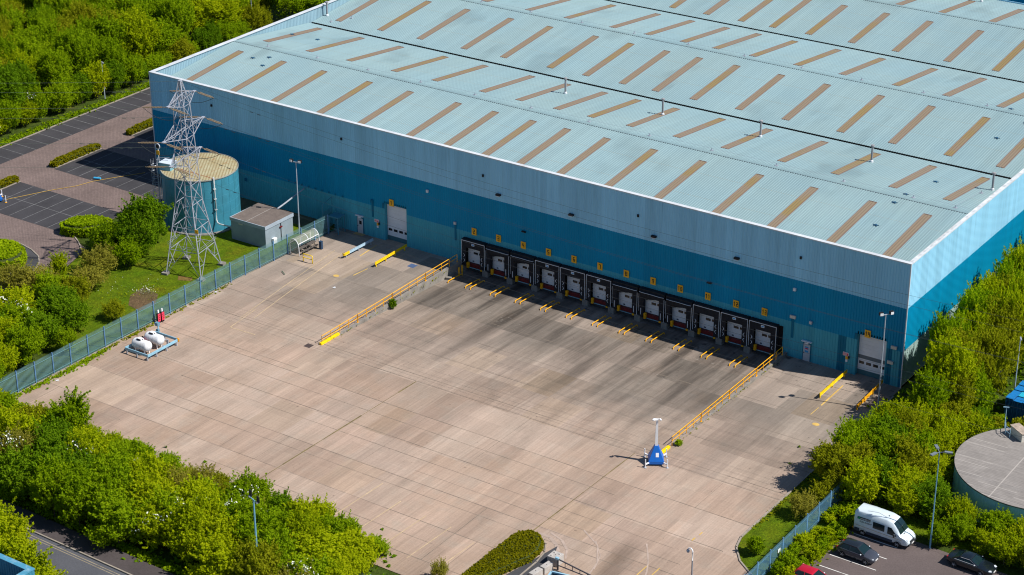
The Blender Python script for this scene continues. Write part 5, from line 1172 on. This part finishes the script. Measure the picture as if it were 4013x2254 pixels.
m = MB(); m.poly([(.35, -w-.02, 1.80), (1.75, -w-.02, 1.80), (1.75, -w+.02, 2.06), (.35, -w+.02, 2.06)]); m.poly([(.38, -w-.028, 1.82), (.66, -w-.028, 1.82), (.66, -w+.008, 2.04), (.38, -w+.008, 2.04)], 1); m.build("logo_panel", [M_INK, paint("logo_green", (.01, .25, .10), .5)], v)
text("enterprise", .24, (.68, -w-.03, 1.86), (R(80), 0, 0), M_SIGNW, v, "logo_lettering"); text("FLEX-E-RENT", .225, (.62, -w-.02, 1.50), (R(84), 0, 0), M_INK, v, "hire_lettering")

# ------------------------------------------------------------------ vegetation
def leafmat(name, a, b, c3):
    m_ = bpy.data.materials.new(name); m_.use_nodes = True; t = m_.node_tree; t.nodes.clear(); N = t.nodes.new
    out = N("ShaderNodeOutputMaterial"); mx = N("ShaderNodeMixShader"); df = N("ShaderNodeBsdfDiffuse"); tr = N("ShaderNodeBsdfTranslucent")
    at = N("ShaderNodeAttribute"); at.attribute_name = "tint"; oi = N("ShaderNodeObjectInfo"); 
    r = N("ShaderNodeValToRGB"); r.color_ramp.elements[0].color = (*a, 1); r.color_ramp.elements[1].color = (*c3, 1); e = r.color_ramp.elements.new(.5); e.color = (*b, 1)
    ad = N("ShaderNodeMath"); ad.operation = 'MULTIPLY_ADD'; ad.inputs[1].default_value = .62; sub = N("ShaderNodeMath"); sub.operation = 'MULTIPLY_ADD'; sub.inputs[1].default_value = .3; sub.inputs[2].default_value = .04
    t.links.new(oi.outputs["Random"], sub.inputs[0]); t.links.new(at.outputs["Fac"], ad.inputs[0]); t.links.new(sub.outputs[0], ad.inputs[2]); t.links.new(ad.outputs[0], r.inputs[0])
    t.links.new(r.outputs[0], df.inputs[0])
    g_ = N("ShaderNodeMix"); g_.data_type = 'RGBA'; g_.blend_type = 'MULTIPLY'; g_.inputs[0].default_value = 1; g_.inputs[7].default_value = (1.15, 1.25, .55, 1); t.links.new(r.outputs[0], g_.inputs[6]); t.links.new(g_.outputs[2], tr.inputs[0])
    mx.inputs[0].default_value = .48; t.links.new(df.outputs[0], mx.inputs[1]); t.links.new(tr.outputs[0], mx.inputs[2]); t.links.new(mx.outputs[0], out.inputs[0]); return m_
LEAF = {
    'green': leafmat("leaf_fresh_green", (0.121, 0.205, 0.0039), (0.241, 0.346, 0.0065), (0.383, 0.474, 0.0104)),
    'dark': leafmat("leaf_deep_green", (0.071, 0.147, 0.0052), (0.142, 0.250, 0.0078), (0.241, 0.352, 0.0104)),
    'lime': leafmat("leaf_yellow_green", (0.192, 0.262, 0.0052), (0.355, 0.416, 0.0065), (0.511, 0.525, 0.0104)),
    'olive': leafmat("leaf_olive", (0.156, 0.186, 0.0065), (0.270, 0.288, 0.0104), (0.391, 0.384, 0.0156)),
    'brown': leafmat("leaf_sparse_brownish", (0.199, 0.186, 0.0286), (0.305, 0.282, 0.0390), (0.412, 0.378, 0.0520)),
    'hedge': leafmat("leaf_clipped_hedge", (0.142, 0.250, 0.0039), (0.270, 0.371, 0.0065), (0.398, 0.486, 0.0104)),
    'moss': leafmat("leaf_clipped_olive", (0.142, 0.147, 0.0039), (0.227, 0.211, 0.0065), (0.305, 0.269, 0.0091))}
M_BLOSSOM = paint("white_blossom", (.70, .72, .62), .8, .1); M_BARK = paint("bark", (.10, .075, .05), .9, .3, 3); M_BIRCH = paint("pale_bark", (.42, .37, .31), .8, .3, 3)
def leaf_mesh(name, seed, lobes, n, size, mat, shell=.35, up=.35, quad_aspect=1.5, sprays=None):
    """lobes: list of (centre, radii, weight); scatters leaf sprigs through the outer part of every lobe"""
    rng = np.random.default_rng(seed); P, T = [], []
    wts = np.array([l[2] for l in lobes], float); cnt = (wts/wts.sum()*n).astype(int)
    for (c, r, w_), k in zip(lobes, cnt):
        d = rng.normal(size=(k, 3)); d /= np.linalg.norm(d, axis=1)[:, None]; d[:, 2] = np.where((d[:, 2] < -.2) & (rng.random(k) < .6), -d[:, 2], d[:, 2])
        rad = 1-shell*rng.random(k)**1.3+np.abs(rng.normal(size=k))*.13
        P.append(np.array(c)+d*rad[:, None]*np.array(r)); T.append(np.clip(rng.random()*.4+.3+rng.normal(size=k)*.2, 0, 1))
    if sprays:                                       # twigs standing out of the crown, leaves along each
        ns, ln, m_ = sprays; Lb = [l for l in lobes]; pick = rng.choice(len(Lb), ns, p=wts/wts.sum())
        c = np.array([Lb[i][0] for i in pick]); r_ = np.array([Lb[i][1] for i in pick]); d = rng.normal(size=(ns, 3)); d[:, 2] = np.abs(d[:, 2])*.9-.15; d /= np.linalg.norm(d, axis=1)[:, None]
        st = c+d*r_*.85; up_ = d*.75+np.array([0, 0, .65])+rng.normal(size=(ns, 3))*.25; up_ /= np.linalg.norm(up_, axis=1)[:, None]; L_ = ln*(.5+rng.random(ns))
        t_ = rng.random((ns, m_))**.8; pts = st[:, None, :]+up_[:, None, :]*(t_*L_[:, None])[:, :, None]+rng.normal(size=(ns, m_, 3))*(.13*(1.2-t_))[:, :, None]
        P.append(pts.reshape(-1, 3)); T.append(np.clip(np.repeat(.35+rng.normal(size=ns)*.14, m_)+t_.ravel()*.25+rng.normal(size=ns*m_)*.12, 0, 1))
    P = np.vstack(P); T = np.concatenate(T); k = len(P)
    nrm = rng.normal(size=(k, 3)); nrm[:, 2] = np.abs(nrm[:, 2])+up; nrm /= np.linalg.norm(nrm, axis=1)[:, None]
    a = rng.normal(size=(k, 3)); a -= (a*nrm).sum(1)[:, None]*nrm; a /= np.linalg.norm(a, axis=1)[:, None]; b = np.cross(nrm, a)
    s = size*(.6+.8*rng.random(k)); la, lb = (s*quad_aspect/2)[:, None], (s/2)[:, None]; dr = np.zeros((k, 3)); dr[:, 2] = -.25*s
    V = np.stack([P-a*la, P-b*lb*.9+a*la*.1, P+a*la+dr, P+b*lb*.9+a*la*.1], 1).reshape(-1, 3)
    me = bpy.data.meshes.new(name); me.vertices.add(4*k); me.vertices.foreach_set("co", V.ravel()); me.loops.add(4*k); me.polygons.add(k)
    me.loops.foreach_set("vertex_index", np.arange(4*k)); me.polygons.foreach_set("loop_start", np.arange(k)*4); me.polygons.foreach_set("loop_total", np.full(k, 4))
    at = me.attributes.new("tint", 'FLOAT', 'FACE'); at.data.foreach_set("value", T); me.materials.append(mat); me.update(calc_edges=True); me.validate(); return me
def crown_lobes(seed, nl, flat=1.0, spread=.62, r0=.42):
    rng = random.Random(seed); L = [((0, 0, .52), (.55, .55, .42), 1.2)]
    for i in range(nl):
        a = i*2.4+rng.uniform(-.4, .4); u = rng.random(); e = spread*(.55+.5*u); z = .30+.56*rng.random()**.8; e *= math.sqrt(max(.15, 1-((z-.42)/.62)**2)); r = r0*rng.uniform(.6, 1.0)
        L.append(((e*math.cos(a), e*math.sin(a), z), (r, r, r*.8*flat), r*r*6))
    for i in range(int(nl*.8)):
        a = rng.uniform(0, 6.28); e = spread*rng.uniform(.5, 1.25); z = rng.uniform(.25, .98); e *= math.sqrt(max(.1, 1-((z-.45)/.6)**2)); r = r0*rng.uniform(.28, .45); L.append(((e*math.cos(a), e*math.sin(a), z), (r, r, r*1.1), r*r*7))
    return L
def trunk_mesh(seed, mat, multi=1):
    rng = random.Random(seed); m = MB()
    for q in range(multi):
        bx, by = (rng.uniform(-.12, .12), rng.uniform(-.12, .12)) if multi > 1 else (0, 0)
        top = (bx*2.5+rng.uniform(-.08, .08), by*2.5+rng.uniform(-.08, .08), .8); m.tube([(bx, by, -.03), (bx*1.3, by*1.3, .3), top], .045 if multi == 1 else .025, 6, r1=.008)
        for k in range(6):
            a = rng.uniform(0, 6.28); z = rng.uniform(.22, .6); e = rng.uniform(.3, .75); p0 = (bx*(1+z), by*(1+z), z); p1 = (p0[0]+e*.5*math.cos(a), p0[1]+e*.5*math.sin(a), z+.14); p2 = (p0[0]+e*math.cos(a+.15), p0[1]+e*math.sin(a+.15), min(.95, z+.3)); m.tube([p0, p1, p2], .018, 5, r1=.004)
    me_o = m.build("trunk", mat, None); me = me_o.data; bpy.data.objects.remove(me_o); return me
LM = {}
#      lobes, flat, spread, lobe size, leaves, leaf size m, seeds, canonical radius, height
KIND = {'tree': (26, 1.0, .70, .34, 15000, .155, (1, 2, 3), 3.4, 8.2), 'bush': (20, .9, .66, .36, 10500, .135, (4, 5, 6), 2.5, 4.0), 'sparse': (24, 1.1, .74, .26, 3600, .115, (7, 8), 2.5, 3.6), 'shrub': (10, .9, .58, .45, 1500, .13, (9, 10), .95, 1.3), 'spire': (12, 1.5, .55, .28, 5200, .15, (11, 12), 2.1, 5.2)}
SPRAY = {'tree': (420, 1.2, 34), 'bush': (320, .95, 30), 'sparse': (260, 1.05, 26), 'shrub': (50, .5, 24), 'spire': (140, 1.35, 44)}
CM = {}
def crown(key, i, colr):
    k = (key, i, colr)
    if k not in CM:
        nl, flat, spread, r0, n, size, seeds, cr, ch = KIND[key]
        lob = [((c[0]*cr, c[1]*cr, c[2]*ch), (r[0]*cr, r[1]*cr, min(r[2]*ch, r[0]*cr*1.5) if i_ else r[2]*ch), w_) for i_, (c, r, w_) in enumerate(crown_lobes(seeds[i % len(seeds)], nl, flat, spread, r0))]
        CM[k] = leaf_mesh("crown", 100+i*7+len(key), lob, n, size, LEAF[colr], .55 if key == 'sparse' else .42, .3, 1.5, SPRAY[key])
    return CM[k]
TM = [trunk_mesh(1, M_BARK), trunk_mesh(2, M_BARK, 3), trunk_mesh(3, M_BIRCH), trunk_mesh(4, M_BIRCH, 2)]
BLM = leaf_mesh("blossom", 77, [((1.2*math.cos(a), 1.2*math.sin(a), 3.45), (1.0, 1.0, .6), 1) for a in (0.2, 1.5)]+[((1.9, -.6, 2.5), (.7, .7, .5), .6)], 120, .15, M_BLOSSOM, .2, .8)
def plant(kind, colr, x, y, r, h, label, cat="tree", group=None, name="tree", z=-.05, i=None, blossom=False, tr=None):
    i = random.randrange(3) if i is None else i
    t = thing(name, label, cat, (x, y, z), random.uniform(0, 6.28), group); cr, ch = KIND[kind][7:9]; t.scale = (r/cr, r/cr*random.uniform(.9, 1.1), h/ch)
    o = bpy.data.objects.new("crown" if cat == "tree" else "foliage", crown(kind, i % len(KIND[kind][6]), colr)); COL.objects.link(o); o.parent = t
    k = tr if tr is not None else (0 if cat == "tree" and kind != 'sparse' else 1)
    o = bpy.data.objects.new("trunk" if cat == "tree" else "stem", TM[k]); COL.objects.link(o); o.parent = t; o.scale = (cr, cr, ch)
    if blossom: o = bpy.data.objects.new("blossom", BLM); COL.objects.link(o); o.parent = t
    return t
def scatter(poly, dist, n, seed, tries=12000):
    rng = random.Random(seed); xs_ = [p[0] for p in poly]; ys_ = [p[1] for p in poly]; out = []
    def inside(x, y):
        c = False; j = len(poly)-1
        for i in range(len(poly)):
            if (poly[i][1] > y) != (poly[j][1] > y) and x < (poly[j][0]-poly[i][0])*(y-poly[i][1])/(poly[j][1]-poly[i][1])+poly[i][0]: c = not c
            j = i
        return c
    for _ in range(tries):
        x, y = rng.uniform(min(xs_), max(xs_)), rng.uniform(min(ys_), max(ys_))
        if inside(x, y) and all((x-a)**2+(y-b)**2 > dist*dist for a, b in out): out.append((x, y))
        if len(out) >= n: break
    return out
CN = {'green': 'fresh green', 'dark': 'deep green', 'lime': 'bright yellow-green', 'olive': 'olive green', 'brown': 'thin brownish'}
# the wood behind the left parking bays
for x, y in scatter([(-96, -25), (-32.5, -12), (-31.5, 60), (-27, 90), (-96, 90)], 3.7, 420, 3):
    h = random.uniform(6.8, 9.8)
    if not (in_view(x, y, h, .02) or in_view(x, y, h*.5, .0)): continue
    cl = random.choices(['green', 'lime', 'olive', 'dark'], [6, 1.6, 1.8, 1.6])[0]
    where = "at the front of the wood behind the left parking bays" if x > -40 else ("in the middle of the wood behind the left parking bays" if x > -55 else "far back in the wood at the upper left corner")
    plant('tree', cl, x, y, random.uniform(2.9, 4.0), h, f"{CN[cl]} leafy tree {where}", group="trees of the wood behind the left car park")
for k in range(26):
    y = -18+3.0*k+random.uniform(-.8, .8); x = -29.6+random.uniform(-.9, .7); h = random.uniform(2.8, 4.6)
    if not in_view(x, y, 2): continue
    cl = random.choice(['green', 'olive', 'lime', 'green', 'dark'])
    plant('bush', cl, x, y, random.uniform(1.9, 2.6), h, f"{CN[cl]} bush in the row along the kerb of the left parking bays", "bush", "bushes along the wood edge", "bush", blossom=(k in (4, 5, 8)))
for k, (x, y) in enumerate(scatter([(-34, 60), (-4, 60), (-4, 104), (-34, 104)], 4.6, 60, 5)):
    h = random.uniform(6, 9.5)
    if not in_view(x, y, h): continue
    cl = random.choices(['green', 'olive', 'dark'], [2, 2, 1])[0]; plant('tree', cl, x, y, random.uniform(2.9, 3.9), h, f"{CN[cl]} tree beyond the far end of the warehouse gable", group="trees beyond the warehouse gable")
# belt of bushes between the yard and the road
belt = []
for (ya, yb, ha, hb, ra, rb, d_, n_, sd) in ((-61.6, -60.9, 1.3, 2.2, 1.1, 1.6, 2.2, 30, 11), (-66.2, -62.8, 3.0, 4.2, 2.1, 2.8, 2.9, 44, 12), (-70.6, -67.0, 4.2, 5.3, 2.4, 3.2, 3.2, 40, 13), (-73.6, -71.2, 4.0, 5.2, 2.3, 3.0, 3.1, 30, 14)):
    for x, y in scatter([(30, yb), (30, ya), (87.5, ya), (86.5, yb)], d_, n_, sd):
        h = random.uniform(ha, hb)
        if ya < -66 and x > 84: h *= .8
        if not in_view(x, y, h*.7, .03): continue
        cl = random.choices(['green', 'lime', 'olive', 'dark', 'brown'], [4, 4, 2.5, 1.5, .8])[0]; bl = random.random() < .16
        row = "in the low fringe of the front hedge beside the concrete" if ya > -62 else ("on the yard side of the front hedge" if ya > -67 else ("along the middle of the front hedge" if ya > -71 else "on the road side of the front hedge"))
        plant('sparse' if cl == 'brown' else 'bush', cl, x, y, random.uniform(ra, rb), h, f"{CN[cl]} bush{' with blossom' if bl else ''} {row}", "bush", "bushes of the front hedge", "bush", blossom=bl)
plant('spire', 'green', 47.0, -62.3, 2.0, 5.6, "upright tree with spiky top standing above the left part of the front hedge", i=0)
for x, y, r, h in ((60.0, -83.8, 2.5, 5.6), (62.6, -85.3, 2.4, 5.2), (65.2, -85.6, 2.2, 4.6), (67.6, -86.2, 2.0, 4.2), (58.5, -82.5, 2.2, 5.4)):
    plant('spire', 'lime', x, y, r, h, "bright green spiky-topped tree across the road by the turquoise building", group="trees across the road")
for x, y, r_, h_, q in ((87.6, -66.2, 1.9, 2.8, 'lime'), (86.2, -64.2, 1.6, 2.0, 'green'), (88.6, -69.2, 2.2, 3.2, 'lime'), (90.4, -71.5, 2.2, 3.0, 'green')): plant('bush', q, x, y, r_, h_, f"{CN[q]} bush at the right-hand end of the front hedge before the short fence", 'bush', 'bushes of the front hedge', 'bush')
plant('sparse', 'brown', 94.4, -61.3, 1.0, 2.0, "thin tan shrub at the picture's bottom edge beside the short fence end", "bush", None, "bush")
# shrubs around the lawn and behind the left fence
for kind, cl, x, y, r, h, lab in (('bush', 'dark', 15.6, -19.2, 3.3, 5.4, "tall deep green bush left of the pylon, biggest in its group"), ('bush', 'green', 14.4, -24.4, 2.5, 3.6, "mid green bush below the tall deep green one beside the lawn"), ('bush', 'green', 19.0, -25.4, 2.2, 3.0, "rounded green bush at the lawn edge left of the pylon"), ('bush', 'dark', 17.2, -22.2, 2.6, 4.4, "deep green bush between the clipped oval hedge and the pylon"),
        ('sparse', 'brown', 17.6, -29.2, 2.9, 3.0, "brownish thin-leaved shrub at the edge of the lawn, the larger of two"), ('sparse', 'brown', 19.8, -33.2, 2.4, 2.6, "brownish thin-leaved shrub behind the light green sapling"), ('spire', 'lime', 15.2, -33.6, 1.3, 3.4, "light green sapling rising among brownish shrubs by the drive"),
        ('sparse', 'brown', 15.0, -37.4, 2.8, 3.0, "sparse olive-brown shrub by the planted corner of the drive"), ('sparse', 'brown', 12.4, -39.0, 2.6, 3.0, "sparse olive-brown shrub at the left picture edge"), ('bush', 'green', 18.6, -38.4, 2.4, 3.2, "green bush in the middle of the left thicket"),
        ('bush', 'lime', 19.4, -45.0, 2.8, 3.8, "yellow-green bush with white blossom at the left picture edge"), ('bush', 'dark', 23.6, -41.8, 2.8, 3.8, "deep green bush in the left thicket nearest the bare earth"), ('bush', 'dark', 27.0, -43.4, 2.6, 3.8, "deep green bush hugging the fence behind the gas tanks"), ('bush', 'green', 22.4, -47.4, 2.6, 3.6, "fresh green bush between the blossom bush and the fence"),
        ('bush', 'dark', 26.8, -47.8, 2.5, 3.8, "deep green bush against the fence left of the gas tanks"), ('bush', 'lime', 24.2, -51.4, 2.6, 3.8, "yellow-green bush in the lower left thicket"), ('bush', 'green', 28.2, -51.8, 2.5, 4.0, "fresh green bush leaning over the lower left fence"), ('bush', 'lime', 28.4, -56.0, 2.5, 3.8, "yellow-green bush at the fence in the lower left corner"), ('bush', 'green', 24.8, -55.6, 2.6, 3.8, "green bush behind the fence at the far lower left"),
        ('bush', 'green', 30.2, -47.2, 1.4, 2.6, "small green bush squeezed against the back of the fence"), ('sparse', 'olive', 28.3, -37.6, 1.7, 2.0, "small brownish shrub before the fence beside the bare earth"), ('bush', 'olive', 21.4, -37.2, 2.3, 3.0, "olive bush beside the lawn in the left thicket"), ('bush', 'green', 30.4, -59.5, 2.2, 3.6, "green bush where the left fence meets the front hedge"), ('bush', 'dark', 20.6, -51.0, 2.8, 3.8, "deep green bush at the very left edge of the thicket"), ('bush', 'dark', 12.6, -21.9, 1.8, 2.6, "low deep green bush beside the clipped oval hedge")):
    plant(kind, cl, x, y, r, h, lab, "bush", None, "bush", blossom="blossom" in lab)
plant('shrub', 'dark', 53.75, -15.6, .55, 1.0, "small weed bush growing at the foot of the left dock wall", "bush", None, "bush", z=-.5)
plant('shrub', 'green', 100.1, -25.9, .5, .5, "low weed clump at the start of the right handrail", "bush", None, "bush")
plant('shrub', 'green', 117.2, -40.3, .9, 1.5, "small dark green shrub on the right-hand grass verge", "bush", None, "bush"); plant('sparse', 'brown', 117.8, -31.4, 1.6, 2.3, "round brownish shrub on the right-hand grass verge", "bush", None, "bush"); plant('sparse', 'olive', 118.4, -28.0, 1.6, 2.2, "olive shrub where the right fence meets the tree belt", "bush", None, "bush")
# tree belt on the right
def right_ok(x, y, d): return (x-135.75)**2+(y+14.6)**2 > (BR+d)**2
for k, (x, y) in enumerate(scatter([(116.7, -25), (117.2, -16.5), (119.8, -12.5), (122.2, -9), (122, -4), (122, 0), (122, 60), (125.0, 60), (124.6, -3), (126.2, -6), (127.5, -12), (126.5, -20), (129, -25.5), (122.5, -26.5)], 2.25, 220, 21)):
    if not right_ok(x, y, 1.6): continue
    if y > -2: h, r = random.uniform(7.4, 9.2), random.uniform(2.3, 3.0)
    elif y > -9 and x < 123: h, r = random.uniform(6.2, 8.0), random.uniform(2.2, 2.8)
    elif x < 124: h, r = random.uniform(3.8, 5.4), random.uniform(2.1, 2.7)
    else: h, r = random.uniform(2.8, 4.2), random.uniform(1.9, 2.4)
    if not in_view(x, y, h*.6, .02): continue
    cl = random.choices(['green', 'lime', 'olive', 'dark'], [3, 2, 3, 1.5])[0]; kd = random.choices(['tree', 'bush', 'sparse'], [3, 3, .8])[0]
    where = "against the sunlit warehouse side wall" if y > -2 and x < 122 else ("between the side wall trees and the blue pallets" if y > -2 else ("at the warehouse corner by door 14" if y > -9 and x < 123 else ("along the right edge of the concrete yard" if x < 121 else "in the thicket between the yard and the grey-roofed tank")))
    plant(kd, cl, x, y, r, h, f"{CN[cl]} {'sparse-leaved ' if kd == 'sparse' else ('dense ' if kd == 'bush' else '')}tree {where}", group="trees of the right-hand belt", tr=random.choice([0, 2, 1]))
for k in range(17):                                    # the tall row close to the side wall
    y = -9.3+3.35*k; cl = ['green', 'lime', 'olive', 'green', 'lime'][k % 5]
    plant('tree', cl, (121.6 if k < 3 else 119.5)+.35*((k*5) % 3-1), y, (2.2 if k == 0 else 2.4)+.15*((k*7) % 4), (7.2, 9.0)[k > 0]+.35*((k*3) % 4), f"{CN[cl]} dense tree against the sunlit warehouse side wall" if k else "green dense tree standing at the warehouse corner by door 14", group="trees of the right-hand belt", tr=2 if k < 3 else 0)
for k, (x, y) in enumerate(scatter([(130.8, -28.8), (129.0, -24.2), (132, -24.4), (139, -24.3), (146, -24), (148, -29), (138.5, -28.6), (134.2, -27.6)], 2.0, 40, 23)):
    if not right_ok(x, y, 1.2) or not in_view(x, y, 2, .02): continue
    cl = random.choice(['green', 'lime', 'olive', 'dark']); h = random.uniform(1.8, 3.2)
    plant('bush', cl, x, y, random.uniform(1.3, 1.9), h, f"{CN[cl]} bush between the black coupe and the grey-roofed tank", "bush", "bushes behind the black coupe", "bush")
for k, (x, y) in enumerate(scatter([(127.6, -6.2), (126.2, -2.6), (134, -2.8), (140, -3.5), (140, -5.2), (133, -5.2)], 1.5, 30, 25)):
    if right_ok(x, y, .9) and in_view(x, y, 1, .02): cl = random.choice(['green', 'olive', 'dark']); plant('shrub', cl, x, y, random.uniform(.9, 1.3), random.uniform(1.0, 1.7), f"low {CN[cl]} shrub between the pallets and the grey-roofed tank", "bush", "low shrubs before the pallets", "bush")
for k, (x, y) in enumerate(scatter([(120.4, -27.5), (122.4, -28.5), (122.6, -33), (122.2, -43), (120.3, -43)], 1.15, 22, 26)):
    cl = random.choice(['green', 'green', 'lime']); plant('shrub', cl, x, y, random.uniform(.6, 1.0), random.uniform(.6, 1.3), f"low {CN[cl]} weed bush between the right fence and the parked cars", "bush", "weed bushes along the right fence", "bush")
# clipped hedges
def hedge(name, label, outline, h, colr, n, size=.28, inset=.35, z=0):
    """a clipped bed: leaves over a low body that follows the outline"""
    o = thing(name, label, "hedge", (sum(p[0] for p in outline)/len(outline), sum(p[1] for p in outline)/len(outline), z)); cx, cy = o.location.x, o.location.y
    pl = [(x-cx, y-cy) for x, y in outline]; A_ = np.array(pl); rng = np.random.default_rng(len(label)); m = MB()
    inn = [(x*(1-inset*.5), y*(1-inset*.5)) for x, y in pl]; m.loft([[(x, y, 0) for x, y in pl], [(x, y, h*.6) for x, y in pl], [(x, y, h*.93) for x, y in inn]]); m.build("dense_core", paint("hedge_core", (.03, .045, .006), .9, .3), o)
    lo = A_.min(0)-.1; hi = A_.max(0)+.1; P = []
    def ins(x, y):
        c = False; j = len(pl)-1
        for i in range(len(pl)):
            if (pl[i][1] > y) != (pl[j][1] > y) and x < (pl[j][0]-pl[i][0])*(y-pl[i][1])/(pl[j][1]-pl[i][1])+pl[i][0]: c = not c
            j = i
        return c
    while len(P) < n*.65:
        x, y = rng.uniform(lo[0], hi[0]), rng.uniform(lo[1], hi[1])
        if ins(x, y):
            s = 1-inset*.5; e = 1 if ins(x/s, y/s) else .72; P.append((x, y, h*e+rng.normal()*.06))
    while len(P) < n:
        i = rng.integers(len(pl)); t = rng.random(); a, b = A_[i], A_[(i+1) % len(pl)]; q = a+(b-a)*t; P.append((q[0]+rng.normal()*.06, q[1]+rng.normal()*.06, rng.uniform(.05, h*.85)))
    P = np.array(P); lob = [((p[0], p[1], p[2]), (.08, .08, .06), 1) for p in P]
    me = leaf_mesh("clipped_foliage", 5, lob, len(lob)*2, size, LEAF[colr], .9, .6); q = bpy.data.objects.new("clipped_foliage", me); COL.objects.link(q); q.parent = o; return o
ell = lambda cx, cy, a, b, r_, n=20: [(cx+a*math.cos(t)*math.cos(r_)-b*math.sin(t)*math.sin(r_), cy+a*math.cos(t)*math.sin(r_)+b*math.sin(t)*math.cos(r_)) for t in [k*2*math.pi/n for k in range(n)]]
rect = lambda x0, x1, y0, y1: [(x0, y0), ((x0+x1)/2, y0-.2), (x1, y0)]+[(x1, y0+(y1-y0)*k/8) for k in range(1, 9)]+[(x0, y1-(y1-y0)*k/8) for k in range(0, 8)]
hedge("clipped_hedge", "neat oval clipped hedge, bright green, at the end of the left parking bays", ell(6.5, -20.4, 3.3, 2.0, .75), 1.5, 'hedge', 3000)
hedge("clipped_hedge", "big round clipped hedge on the planted corner of the drive at the left picture edge", ell(4.3, -33.4, 3.9, 2.9, -.4), 1.7, 'hedge', 3600)
hedge("clipped_hedge", "low olive hedge strip between the drive and the shaded parking bays", rect(-14.4, -13.45, -6.7, 2.2), .85, 'moss', 1300)
hedge("clipped_hedge", "low olive hedge strip close to the warehouse gable", rect(-14.5, -13.55, 8.8, 22), .85, 'moss', 1500)
hedge("clipped_hedge", "low olive hedge strip at the left picture edge by the camera tower", rect(-14.8, -13.9, -22.5, -13.3), .85, 'moss', 1300)
hedge("clipped_hedge", "olive clipped island bed at the yard entrance before the concrete blocks", [(96.15, -62), (96.1, -56), (96.1, -51.8), (96.4, -50.4), (97.2, -49.8), (98.2, -49.9), (99.2, -50.7), (99.75, -52), (99.8, -53.8), (99.0, -56.5), (98.0, -59.5), (97.2, -62)], .75, 'moss', 6500, .13, .2)
# weeds
def weeds(name, pts, spread, n, size, colr, seed):
    rng = np.random.default_rng(seed); lob = []
    for k in range(n):
        i = rng.integers(len(pts)-1); t = rng.random(); a, b = np.array(pts[i]), np.array(pts[i+1]); q = a+(b-a)*t+rng.normal(size=2)*spread; lob.append(((q[0], q[1], .08), (.12, .12, .1), 1))
    me = leaf_mesh(name, seed, lob, n*3, size, LEAF[colr], .9, .5); o = bpy.data.objects.new(name, me); COL.objects.link(o); return struct(o, 'stuff')
weeds("fence_weeds", [(33.3, -58), (33.6, -50), (33.4, -44)], .28, 420, .2, 'green', 1); weeds("fence_weeds", [(33.3, -44), (33.3, -36), (33.2, -22)], .16, 220, .16, 'olive', 2)
weeds("roadside_grass", [(30, -73.4), (60, -73.9), (84, -74.4)], .35, 1500, .22, 'green', 3); weeds("verge_weeds", [(121.8, -30), (122.4, -34), (121.6, -42)], .5, 700, .18, 'lime', 4); weeds("kerb_weeds", [(114.9, -6), (114.9, -36)], .2, 300, .13, 'olive', 5)
weeds("dock_weeds", [(53.7, -27), (53.65, -4)], .07, 28, .12, 'olive', 6); weeds("dock_weeds", [(99.95, -25), (99.8, -3)], .06, 36, .11, 'olive', 7); weeds("wood_edge_grass", [(-26.9, -30), (-26.9, 60)], .5, 2200, .25, 'green', 8)
weeds("undergrowth", [(31, -66), (60, -67), (86, -66)], 3.0, 2600, .35, 'dark', 9); weeds("undergrowth", [(120, -24), (121, 0), (122, 45)], 2.6, 2200, .35, 'dark', 10); weeds("lawn_daisies", [(22, -34), (25, -31), (27.5, -29.5), (26, -27)], 1.0, 60, .1, 'lime', 11)
def dots(name, pts, spread, n, size, seed):
    rng = np.random.default_rng(seed); lob = [((pts[i % len(pts)][0]+rng.normal()*spread, pts[i % len(pts)][1]+rng.normal()*spread, .1), (.05, .05, .03), 1) for i in range(n)]
    me = leaf_mesh(name, seed, lob, n*2, size, M_BLOSSOM, .9, .9); o = bpy.data.objects.new(name, me); COL.objects.link(o); struct(o, 'stuff')
dots("white_flowers", [(25.6, -29.6), (26.6, -29.3), (25.2, -30.4)], .5, 60, .07, 4); dots("white_flowers", [(22.5, -31.5), (20.5, -30.0), (24, -27.6)], .9, 25, .06, 6)
